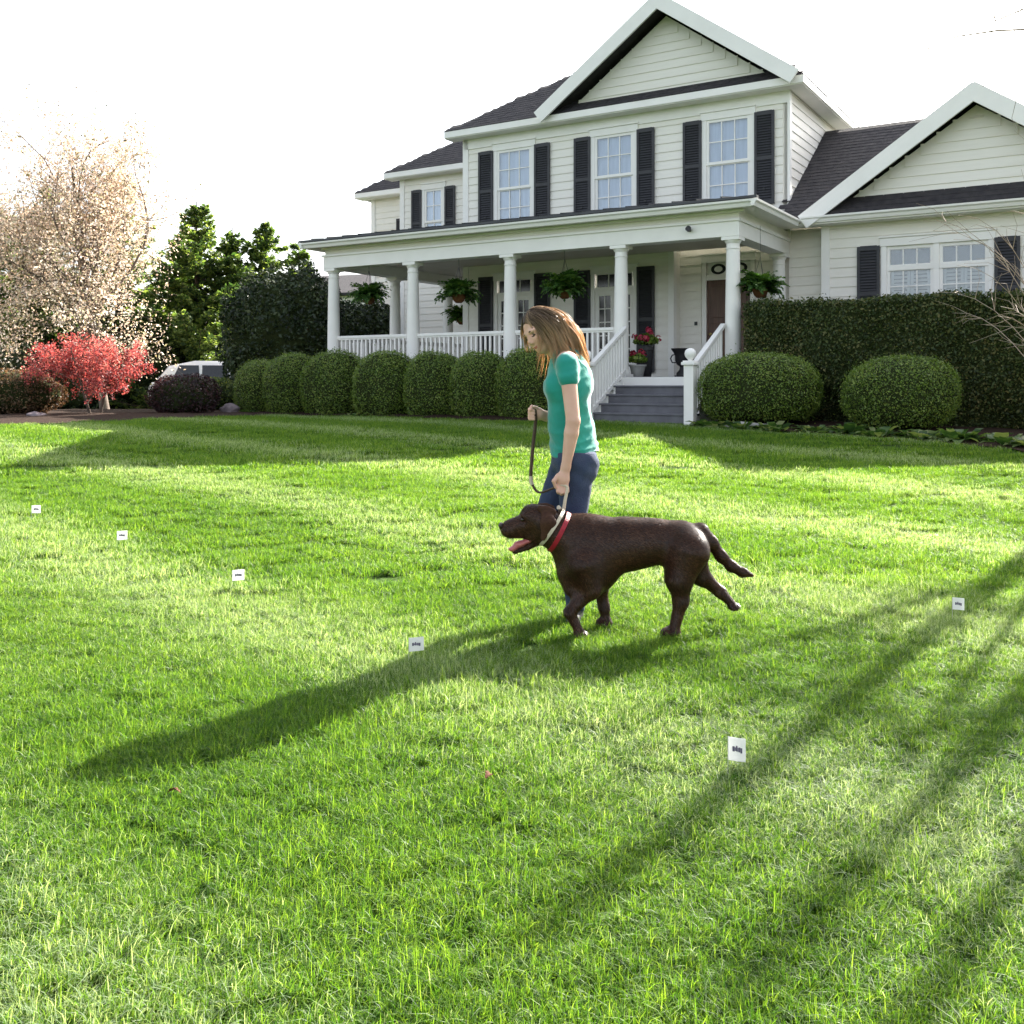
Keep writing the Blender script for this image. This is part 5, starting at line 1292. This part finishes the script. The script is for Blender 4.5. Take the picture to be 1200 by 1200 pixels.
am_ = nt.nodes.new('ShaderNodeMath'); am_.operation = 'MULTIPLY_ADD'; am_.inputs[1].default_value = .5; nt.links.new(n1.outputs[0], am_.inputs[0])
hm_ = nt.nodes.new('ShaderNodeMath'); hm_.operation = 'MULTIPLY'; hm_.inputs[1].default_value = .5; nt.links.new(n2.outputs[0], hm_.inputs[0]); nt.links.new(hm_.outputs[0], am_.inputs[2])
r1 = ramp(nt, am_.outputs[0], [(.3,(.022,.0095,.006)),(.52,(.044,.019,.011)),(.72,(.078,.035,.019))]); nt.links.new(r1.outputs[0], b.inputs['Base Color'])
b.inputs['Roughness'].default_value = .6; b.inputs['Specular IOR Level'].default_value = .15; b.inputs['Sheen Weight'].default_value = .1; b.inputs['Sheen Roughness'].default_value = .35; b.inputs['Sheen Tint'].default_value = (.55,.32,.2,1)
bp = nt.nodes.new('ShaderNodeBump'); bp.inputs['Strength'].default_value = .25; bp.inputs['Distance'].default_value = .002; nt.links.new(n1.outputs[0], bp.inputs['Height']); nt.links.new(bp.outputs[0], b.inputs['Normal'])
dbody = body('body', D_, .0055, M_coat, dog, 3)
# short coat: hairs lying back along the body
M_fur = leafmat('fur_tips', [(0,(.016,.0062,.0035)),(.4,(.036,.0145,.0078)),(.75,(.062,.026,.013)),(1,(.11,.048,.024))], .15, .42, .38, 9, (1.5,.9,.6))
def fur(parent, src, n, L, seed):
    me = src.data; r = np.random.RandomState(seed); nv = len(me.vertices); V = np.empty(nv*3); me.vertices.foreach_get('co', V); V = V.reshape(-1, 3)
    F = np.empty(len(me.loops), dtype=np.int32); me.loops.foreach_get('vertex_index', F); F = F.reshape(-1, 4); N = vnorm(V, F)
    i = r.randint(0, len(F), n); w = r.dirichlet((1,1,1,1), n); P = (V[F[i]]*w[..., None]).sum(1); Nn = nrm((N[F[i]]*w[..., None]).sum(1))
    flow = np.tile(np.array([.9, 0, -.45]), (n, 1)); leg = P[:, 2] < .30; flow[leg] = (.25, 0, -1); tail = P[:, 0] > .40; flow[tail & (P[:, 2] > .2)] = (.95, 0, -.28)
    flow = flow+r.normal(0, .22, size=(n, 3)); T = nrm(flow-Nn*(flow*Nn).sum(-1, keepdims=True)); sd = np.cross(Nn, T)
    l = (L*r.uniform(.6, 1.3, n))[:, None]; wd = .0011
    m1 = P+T*l*.5+Nn*l*.13; tp = P+T*l+Nn*l*.20
    Vf = np.stack([P-sd*wd, P+sd*wd, m1+sd*wd*.8, m1-sd*wd*.8, tp+sd*wd*.15, tp-sd*wd*.15], 1).reshape(-1, 3); o = (np.arange(n)*6)[:, None, None]
    Ff = (o+np.array([[0,1,2,3],[3,2,4,5]])[None]).reshape(-1, 4)
    f = inst('fur', np_mesh('fur', Vf, Ff, M_fur, True, {'rnd': ('FACE', np.repeat(r.rand(n), 2))}), parent); f['kind'] = 'stuff'
fur(dog, dbody, 90000, .0135, 3)
# ears: folded triangular flaps
M_nose = surf('dog_nose', (.022,.012,.010), (.03,.017,.014), 40, .35, .5, .3, 200)
for s in (-1, 1):
    Pe = lambda px, py, yy: dp(px, py, HY_+s*yy)
    body('ear', [rc(Pe(641,605,.058), Pe(643,618,.088), .024, .034, .015, (1.1,.5,1)), rc(Pe(643,618,.088), Pe(637,636,.090), .034, .012, .02, (1.1,.42,1)), rc(Pe(634,603,.050), Pe(648,606,.062), .018, .020, .015, (1,.6,1))], .004, M_coat, dog, 2)
    eye = MB().lathe([(0,-.0095),(.005,-.008),(.0085,-.004),(.0095,0),(.0085,.004),(.005,.008),(0,.0095)], 12, cap=False); eye.build('eye', surf('dog_eye', (.03,.014,.006), (.02,.01,.005), 30, .08, .6), dog, loc=Pe(613.5,615.5,.045))
body('nose', [el(dp(588.5,624,HY_), (.014,.023,.017), .01), el(dp(590,629,HY_), (.012,.012,.012), .01)], .003, M_nose, dog, 1)
M_tongue = surf('tongue', (.52,.16,.15), (.42,.11,.11), 30, .35, .5, .2, 80, sss=.2)
body('tongue', [rc(dp(626,639.5,HY_), dp(610,645.5,HY_), .027, .029, .01, (1,1.0,.5)), rc(dp(610,645.5,HY_), dp(602,651.5,HY_), .029, .023, .01, (1,1.0,.55))], .003, M_tongue, dog, 2)
# collar and its tag
def band(c, ax_, r1, r2, w, t, n=40, up=(0,1,0)):
    """elliptical strap ring round axis ax_ at c"""
    ax_ = Vector(ax_).normalized(); u = Vector(up); u = (u-ax_*u.dot(ax_)).normalized(); v = ax_.cross(u); mb = MB(); vs = []; fs = []
    for k in range(n):
        a = 2*math.pi*k/n
        for (dr, dx) in ((0,-w/2),(t,-w/2),(t,w/2),(0,w/2)):
            vs.append(Vector(c)+u*((r1+dr)*math.cos(a))+v*((r2+dr)*math.sin(a))+ax_*dx)
    for k in range(n):
        q = (k+1) % n
        for i in range(4): fs.append((k*4+i, k*4+(i+1)%4, q*4+(i+1)%4, q*4+i))
    return mb.add(vs, fs, True)
nk = Vector(dp(690,648))-Vector(dp(640,622))
collar = band(dp(656.5,631.5), nk, .099, .104, .022, .005).build('collar', surf('red_nylon', (.38,.012,.028), (.28,.008,.02), 40, .5, .4, .3, 200), dog)
collar['label'] = 'bright red collar'
MB().box(-.014,.014,-.02,.02,-.012,.012).build('buckle', M_iron, collar, bevel=.003, loc=dp(648,651,-.02), rot=(0,.5,.2))

# ------------------------------------------------------------------ woman (local: x right, y away, z up; faces -x)
WX, WY = .2916, 5.27
woman = empty('person', (WX, WY, gz(WX, WY))); tag(woman, 'woman in teal t-shirt and jeans looking down at the dog, holding a leash', 'person')
K_ = 1/222.4
def wp(px, py, y=0.0): return ((px-665)*K_, y, (724-py)*K_)
M_skin = surf('skin', (.70,.43,.33), (.62,.35,.26), 12, .5, .35, .03, 90, sss=.12)
hf = np.array(nrm(np.array([-.70,-.56,-.46]))); hu = np.array([-.52,-.02,.85]); hu = nrm(hu-hf*(hu@hf)); hs_ = np.cross(hu, hf)   # forward, up, her left (towards camera)
hc_ = np.array(wp(634,386,0)); RH = np.stack([hf, hs_, hu])
def hp(f, s, u): return hc_+hf*f+hs_*s+hu*u
B_ = []
# head
B_ += [el(hp(-.012,0,.028), (.094,.074,.088), .02, RH), el(hp(.03,0,-.03), (.062,.058,.078), .03, RH), el(hp(.052,0,-.083), (.028,.030,.024), .025, RH)]
for s in (-1, 1):
    B_ += [el(hp(.058,s*.034,-.028), (.024,.024,.022), .02, RH), el(hp(.069,s*.027,.024), (.016,.026,.010), .015, RH), el(hp(-.005,s*.074,-.005), (.018,.009,.028), .008, RH), rc(hp(.0,s*.05,-.055), hp(.045,s*.025,-.085), .018, .014, .02)]
    B_ += [sub(el(hp(.086,s*.030,.006), (.012,.016,.009), .008, RH))]
B_ += [rc(hp(.080,0,.018), hp(.098,0,-.022), .009, .011, .012), el(hp(.092,0,-.030), (.012,.016,.008), .008, RH), el(hp(.078,0,-.056), (.012,.024,.007), .006, RH), el(hp(.075,0,-.068), (.012,.020,.007), .006, RH)]
# neck
B_ += [rc(hp(-.025,0,-.05), wp(661,420,0), .052, .056, .03)]
# trunk core
B_ += [el(wp(668,455), (.095,.15,.19), .04), el(wp(670,500), (.095,.125,.14), .04), el(wp(674,535), (.105,.145,.11), .04), rc(wp(663,423,-.13), wp(663,423,.13), .055, .055, .04)]
# near (left) arm hanging to the leash
shn, eln, wrn = wp(663,426,-.165), wp(669,490,-.215), wp(661,542,-.205)
B_ += [rc(np.array(shn)-np.array([0,0,.008]), eln, .0425, .036, .012), rc(eln, wp(667,504,-.212), .036, .0365, .008), rc(wp(667,504,-.212), wrn, .0365, .0235, .008)]
hb = wp(658,556,-.205)
B_ += [rc(wrn, hb, .023, .029, .015, (1.0,.72,1)), el(wp(657.5,556,-.205), (.034,.021,.040), .01)]
for i, (dx, dz, l) in enumerate(((-.024,0,.030),(-.008,-.004,.034),(.009,-.003,.032),(.024,.002,.026))):
    k0 = np.array(wp(657,560,-.205))+np.array([dx*.9,-.004,dz-.012]); k1 = k0+np.array([dx*.08,-.006,-l]); k2 = k1+np.array([.004,.028,-.010]); k3 = k2+np.array([.003,.014,.018])
    B_ += [rc(k0, k1, .0098, .0092, .006), rc(k1, k2, .0092, .0085, .004), rc(k2, k3, .0085, .007, .004)]
t0 = np.array(wp(652,552,-.212)); B_ += [rc(t0, t0+np.array([-.022,-.012,-.026]), .0125, .0105, .01), rc(t0+np.array([-.022,-.012,-.026]), t0+np.array([-.012,-.004,-.058]), .0105, .008, .005)]
# far (right) arm bent, fist before the waist
shf, elf, wrf = wp(665,426,.165), wp(672,486,.20), wp(641,487,.09)
B_ += [rc(shf, elf, .048, .036, .012), rc(elf, wrf, .036, .024, .008)]
B_ += [rc(wrf, wp(632,484,.06), .027, .030, .015), el(wp(630,484,.055), (.036,.028,.034), .012)]
for i, dz in enumerate((.024,.009,-.007,-.021)):
    k0 = np.array(wp(627,483,.035))+np.array([-.004,0,dz]); k1 = k0+np.array([-.024,-.014,-.004]); k2 = k1+np.array([.002,-.024,-.005]); k3 = k2+np.array([.022,-.004,-.002])
    B_ += [rc(k0, k1, .0098, .0095, .005), rc(k1, k2, .0095, .0088, .003), rc(k2, k3, .0088, .0075, .003)]
t0 = np.array(wp(629,477,.035)); B_ += [rc(t0, t0+np.array([-.025,-.025,.008]), .0115, .0095, .01), rc(t0+np.array([-.025,-.025,.008]), t0+np.array([-.03,-.048,-.008]), .0095, .0078, .005)]
# legs and feet core
hipN, kneN, ankN = wp(674,540,-.085), wp(670,622,-.09), wp(673,705,-.08)
hipF, kneF, ankF = wp(670,540,.08), wp(639,611,.075), wp(697,672,.10)
B_ += [rc(hipN, kneN, .075, .05, .03), rc(kneN, ankN, .048, .034, .03), rc(hipF, kneF, .075, .05, .03), rc(kneF, ankF, .048, .034, .03), rc(ankN, wp(672,717,-.11), .03, .025, .02), rc(ankF, wp(699,684,.10), .03, .025, .02)]
body('body', B_, .0042, M_skin, woman, 1)
# shirt
M_shirt = surf('teal_cotton', (.022,.29,.235), (.016,.23,.185), 10, .75, .2, .05, 150, sheen=.55)
T_ = [el(wp(668,453), (.115,.158,.19), .05), el(wp(651,452,-.068), (.062,.066,.07), .05), el(wp(651,452,.068), (.062,.066,.07), .05), el(wp(667,492), (.117,.142,.15), .06), el(wp(672,524), (.124,.166,.14), .05),
      rc(wp(663,425,-.125), wp(663,425,.125), .058, .058, .04), rc(wp(665,430), wp(672,445), .09, .10, .05), rc(wp(661,415,-.03), wp(661,415,.03), .066, .066, .04),
      rc(wp(676,500), wp(682,520), .088, .083, .05)]
for s, sh, e_ in ((-1, shn, eln), (1, shf, elf)):
    a_ = np.array(sh)+np.array([0,0,.004]); q = a_+(np.array(e_)-a_)*.27; T_ += [rc(a_, q, .058, .056, .03), cutp(a_+(np.array(e_)-a_)*.33, np.array(e_)-a_)] if False else [rc(a_+np.array([0,0,-.004]), q, .0585, .0550, .03)]
V, F = None, None
hemz = wp(0,532)[2]
T_ += [cutp((0,0,hemz), (.12,0,-1))]
T_ += [sub(rc(hp(.01,0,-.10), wp(658,419,0), .050, .056, .008))]
def wrinkle(V, seed, freq, stretch):
    r_ = np.random.RandomState(seed); o_ = np.zeros(len(V)); W = V*np.array(stretch)
    W = W+.05*np.sin(W[:, [1,2,0]]*9+seed)
    for k in range(7):
        d = r_.normal(size=3); d /= np.linalg.norm(d); s_ = np.sin(W@d*freq*(1+.35*k)+r_.uniform(0, 6.3)); o_ += (1-2*np.abs(s_))/(1+.4*k)
    return o_/3
def folds(V):
    x, y, z = V[:,0], V[:,1], V[:,2]
    low = np.clip((1.22-z)/.3, .12, 1); back = np.clip((x+.01)/.08, 0, 1)
    return wrinkle(V, 4, 16, (1.0,.8,1.5))*(.004+.015*low*(.35+.65*back))+wrinkle(V, 9, 42, (1,1,1))*.0008
shirt = body('t_shirt', T_, .0050, M_shirt, woman, 2, folds); shirt['label'] = 'teal short-sleeved t-shirt'
# jeans
M_jean = surf('denim', (.030,.042,.085), (.055,.072,.125), 9, .85, .15, .35, 160, sheen=.1)
J_ = [el(wp(673,535), (.116,.158,.115), .04), el(wp(684,543,-.06), (.075,.085,.085), .04), el(wp(684,543,.06), (.075,.085,.085), .04),
      rc(hipN, kneN, .094, .066, .04), rc(kneN, wp(673,706,-.08), .060, .050, .03), rc(hipF, kneF, .094, .066, .04), rc(kneF, wp(697,674,.10), .060, .050, .03), cutp(wp(0,527), (0,0,1)), cutp(wp(0,713), (0,0,-1))]
def jf(V): return np.sin(V[:,2]*70+V[:,0]*50+2*np.sin(V[:,1]*14))*.0022*np.clip(np.abs(np.sin(V[:,2]*5.2)), .2, 1)+np.sin(V[:,2]*33-V[:,0]*70)*.0022
jeans = body('jeans', J_, .0055, M_jean, woman, 2, jf); jeans['label'] = 'dark blue jeans'
0 and MB().tube([Vector(wp(673,529,0))+Vector((.124*math.cos(t), .166*math.sin(t), 0)) for t in np.linspace(0, 6.283, 30)], .012, 6, False).build('waistband', M_jean, jeans)
M_shoe = surf('shoe', (.03,.03,.034), (.05,.05,.055), 20, .6, .3, .2)
for (c, t_) in ((wp(673,716,-.08), (-.02,-.09)), (wp(699,684,.10), (-.05,-.03))):
    c = np.array(c); d = np.array([t_[0], t_[1], 0])
    body('shoe', [rc(c-d*.25+np.array([0,0,.0]), c+d*.9+np.array([0,0,-.012]), .040, .034, .02), rc(c, c+np.array([0,0,.03]), .042, .044, .02), cutp((0,0,c[2]-.036), (0,0,-1))], .005, M_shoe, woman, 1)
# eyes, brows, lips
for s in (-1, 1):
    MB().lathe([(0,-.011),(.007,-.0085),(.011,0),(.007,.0085),(0,.011)], 12, cap=False).build('eye', surf('eyeball', (.22,.17,.15), (.14,.1,.09), 9, .2), woman, loc=tuple(hp(.070,s*.030,.005)))
    MB().tube([hp(.083,s*.014,-.001), hp(.085,s*.03,-.004), hp(.078,s*.046,.0)], .0022, 5).build('eyelashes', surf('lash', (.03,.018,.012), (.02,.012,.008), 9, .6), woman)
    MB().tube([hp(.085,s*.012,.021), hp(.086,s*.028,.027), hp(.073,s*.050,.021)], [.003,.0036,.002], 5).build('eyebrow', surf('brow', (.06,.032,.018), (.045,.022,.012), 9, .7), woman)
body('lips', [el(hp(.0855,0,-.0565), (.006,.021,.0055), .006, RH), el(hp(.083,0,-.066), (.006,.018,.0055), .006, RH)], .0022, surf('lip', (.50,.16,.14), (.42,.13,.12), 20, .35, .4), woman, 1)

# hair: cap plus combed strands
M_hair, nt, b = new_mat('brown_blond_hair')
ha = nt.nodes.new('ShaderNodeAttribute'); ha.attribute_name = 'hcol'; nt.links.new(ha.outputs['Color'], b.inputs['Base Color'])
b.inputs['Roughness'].default_value = .34; b.inputs['Specular IOR Level'].default_value = .5
hn = nt.nodes.new('ShaderNodeTexNoise'); hn.inputs['Scale'].default_value = 60; hb_ = nt.nodes.new('ShaderNodeBump'); hb_.inputs['Strength'].default_value = .2; nt.links.new(hn.outputs[0], hb_.inputs['Height']); nt.links.new(hb_.outputs[0], b.inputs['Normal'])
trn = nt.nodes.new('ShaderNodeBsdfTranslucent'); hmx = nt.nodes.new('ShaderNodeMix'); hmx.data_type = 'RGBA'; hmx.blend_type = 'MULTIPLY'; hmx.inputs[0].default_value = 1; hmx.inputs[7].default_value = (1.15,1.05,.9,1)
nt.links.new(ha.outputs['Color'], hmx.inputs[6]); nt.links.new(hmx.outputs[2], trn.inputs[0])
ms = nt.nodes.new('ShaderNodeMixShader'); ms.inputs[0].default_value = .5; nt.links.new(b.outputs[0], ms.inputs[1]); nt.links.new(trn.outputs[0], ms.inputs[2]); nt.links.new(ms.outputs[0], nt.nodes['Material Output'].inputs[0])
root_c = np.array((.08,.046,.028)); tip_c = np.array((.84,.60,.36))
cap = [el(hp(-.018,0,.032), (.100,.081,.094), .02, RH), sub(el(hp(.105,0,-.012), (.075,.066,.095), .01, RH)), sub(rc(hp(.06,0,-.10), hp(.04,0,-.09), .07, .07, .01)), cutp(hp(-.02,0,-.05), -hu)]
hair = body('hair', cap, .005, M_hair, woman, 1, None, lambda V: {'hcol': ('POINT', np.tile(root_c*1.1, (len(V), 1)))})
hair['label'] = 'long brown hair with blond ends'
r = np.random.RandomState(9); n = 6200
# roots over the scalp in head coordinates
u = nrm(r.normal(size=(n*3, 3))); ok = (u[:,2] > -.25+.55*np.clip(u[:,0], 0, 1)) & ~((u[:,0] > .55) & (u[:,2] < .62)); u = u[ok][:n]; n = len(u)
rx_, ry_, rz_ = .099, .080, .093; hc2 = hp(-.018,0,.032)
def toW(q): return hc2+q[:, :1]*hf+q[:, 1:2]*hs_+q[:, 2:3]*hu
q = u*np.array([rx_, ry_, rz_]); Pn = toW(q)
side = np.where(q[:,1] >= -.006, 1.0, -1.0)                     # parting along the top
comb = nrm(np.stack([np.where(u[:,0] > .3, -.35, -.9), side*.50, np.full(n, -.30)], -1)); comb = comb[:, :1]*hf+comb[:, 1:2]*hs_+comb[:, 2:3]*hu
NCL = 170; cid = np.argmin(((q[:, None]-q[None, :NCL])**2).sum(-1), 1)
steps_ = 20; segL = (r.uniform(.85, 1.12, NCL)[cid])*.0166; Dv = comb.copy(); path = [Pn]; ph = r.uniform(0, 6.283, NCL)[cid]; fq = r.uniform(.45, .75, NCL)[cid]
front = (q[:,1] < 0) & (u[:,0] > .1)                           # far side, front locks hang beside the face
backdir = nrm(np.array([.46, -.12, -.88]))
for k in range(steps_):
    t = k/steps_
    g_ = np.tile(np.array([0,0,-1.0]), (n, 1))
    g_[~front] = backdir if t < .55 else np.array([.22, 0, -.98])
    Dv = nrm(Dv+g_*(.26+.40*t)+r.normal(size=(n, 3))*.035+np.stack([np.sin(ph+k*fq), np.cos(ph*1.7+k*fq), np.zeros(n)], -1)*.12)
    Pn = Pn+Dv*segL[:, None]
    # keep outside the head
    rel = Pn-hc2; e = np.stack([rel@hf/(rx_+.004), rel@hs_/(ry_+.004), rel@hu/(rz_+.004)], -1); m_ = np.linalg.norm(e, axis=1); inn = m_ < 1
    push = np.where(inn, 1/np.maximum(m_, 1e-3), 1); rel = rel*push[:, None]; Pn = hc2+rel
    # keep outside shoulders and back
    for (c, rr_) in ((np.array(wp(668,453)), np.array([.128,.17,.20])), (np.array(wp(664,424)), np.array([.085,.20,.075])), (np.array(wp(661,412)), np.array([.068,.075,.07]))):
        rl = Pn-c; m_ = np.linalg.norm(rl/rr_, axis=1); k2 = np.where(m_ < 1, 1/np.maximum(m_, 1e-3), 1); Pn = c+rl*k2[:, None]
    path.append(Pn)
path = np.stack(path, 1); wt = (np.linspace(0, 1, steps_+1)**1.3*.72)[None, :, None]; path = path*(1-wt)+(path[cid]+(path[:, :1]-path[cid][:, :1])*.35)*wt                                         # n, steps+1, 3
Lmax = np.where(front, r.uniform(.22, .40, n), r.uniform(.72, 1.0, n)); tt_ = np.linspace(0, 1, steps_+1)
idx_ = tt_[None]*Lmax[:, None]*steps_; i0 = np.minimum(idx_.astype(int), steps_-1); w_ = (idx_-i0)[..., None]; ar_ = np.arange(n)[:, None]
path = path[ar_, i0]*(1-w_)+path[ar_, i0+1]*w_
tan = nrm(np.gradient(path, axis=1)); sd = nrm(np.cross(tan, r.normal(size=(n, 1, 3)))); nb_ = np.cross(tan, sd)
wd = (.00115*r.uniform(.7, 1.4, n))[:, None]*np.clip(np.sin(np.pi*(.12+.86*tt_)), .1, 1)[None]
ring_ = np.stack([path+sd*wd[..., None], path-sd*wd[..., None]*.5+nb_*wd[..., None]*.87, path-sd*wd[..., None]*.5-nb_*wd[..., None]*.87], 2)   # n, s, 3, 3
Vh = ring_.reshape(-1, 3); s1 = steps_+1; bs = (np.arange(n)*s1*3)[:, None, None, None]; si = (np.arange(steps_)*3)[None, :, None, None]
k3 = np.array([[0,1,4,3],[1,2,5,4],[2,0,3,5]])[None, None]; Fh = (bs+si+k3).reshape(-1, 4)
mixf = np.clip((tt_[None]*1.8-.12+.55*np.clip(-u[:, :1]*1.6, 0, 1))+r.normal(0, .16, n)[:, None], 0, 1)[..., None]*(.6+.4*r.rand(n))[:, None, None]  # blond towards the ends; back strands paler from the root, backlight painted in
cs = root_c*(1-mixf)+tip_c*mixf; cs = np.repeat(cs[:, :, None, :], 3, 2).reshape(-1, 3)
inst('hair_strands', np_mesh('hair_strands', Vh, Fh, M_hair, True, {'hcol': ('POINT', cs)}), hair)

# ------------------------------------------------------------------ leash
WO = np.array([WX, WY, gz(WX, WY)]); DO = np.array([DGX, DGY, gz(DGX, DGY)+.014])
def ww(px, py, y): return Vector(WO+np.array(wp(px, py, y)))
def dd(px, py, y): return Vector(DO+np.array(dp(px, py, y)))
leash = empty('dog_leash', tuple(ww(657,566,-.2))); tag(leash, 'slim leash of dark and cream strap running from her hands to the dog', 'leash')
def spline(P, n=8):
    P = [Vector(p) for p in P]; Q = [P[0]*2-P[1]]+P+[P[-1]*2-P[-2]]; out = []
    for i in range(1, len(Q)-2):
        for k in range(n):
            t = k/n; a_, b_, c_, d_ = Q[i-1], Q[i], Q[i+1], Q[i+2]
            out.append(.5*((2*b_)+(c_-a_)*t+(2*a_-5*b_+4*c_-d_)*t*t+(3*b_-a_-3*c_+d_)*t**3))
    return out+[P[-1]]
LO = Vector(leash.location)
M_strapd = surf('dark_strap', (.055,.03,.018), (.085,.05,.03), 60, .6, .3, .3, 200); M_strapc = surf('cream_strap', (.62,.54,.42), (.5,.42,.31), 60, .6, .3, .3, 200)
def strap(P, r_, m_, name='strap'): return MB().tube([p-LO for p in spline(P)], r_, 8, True, .75).build(name, m_, leash)
strap([ww(627,478,.03), ww(628,492,.02), ww(625,520,.0), ww(622.5,548,-.04), ww(622,556,-.05)], .0125, M_strapd)
strap([ww(622,556,-.05), ww(622.5,562,-.055), ww(624,566,-.06)], .0135, M_strapc, 'stitched_end')
strap([ww(624,566,-.06), ww(628,572,-.08), ww(634,573.5,-.10), ww(645,568,-.16), ww(655,563,-.205)], .0075, M_strapd)
strap([ww(655,562,-.21), ww(662,565,-.215), ww(660,578,-.225), ww(657,592,-.235), dd(655.5,602,-.02)], .0115, M_strapc)
nl = Vector(dp(676,645))-Vector(dp(640,621)); lp = band(Vector(dd(648,619,-.003))-LO+Vector((0,0,-.028)), nl, .095, .101, .016, .007).build('neck_loop', M_strapc, leash)
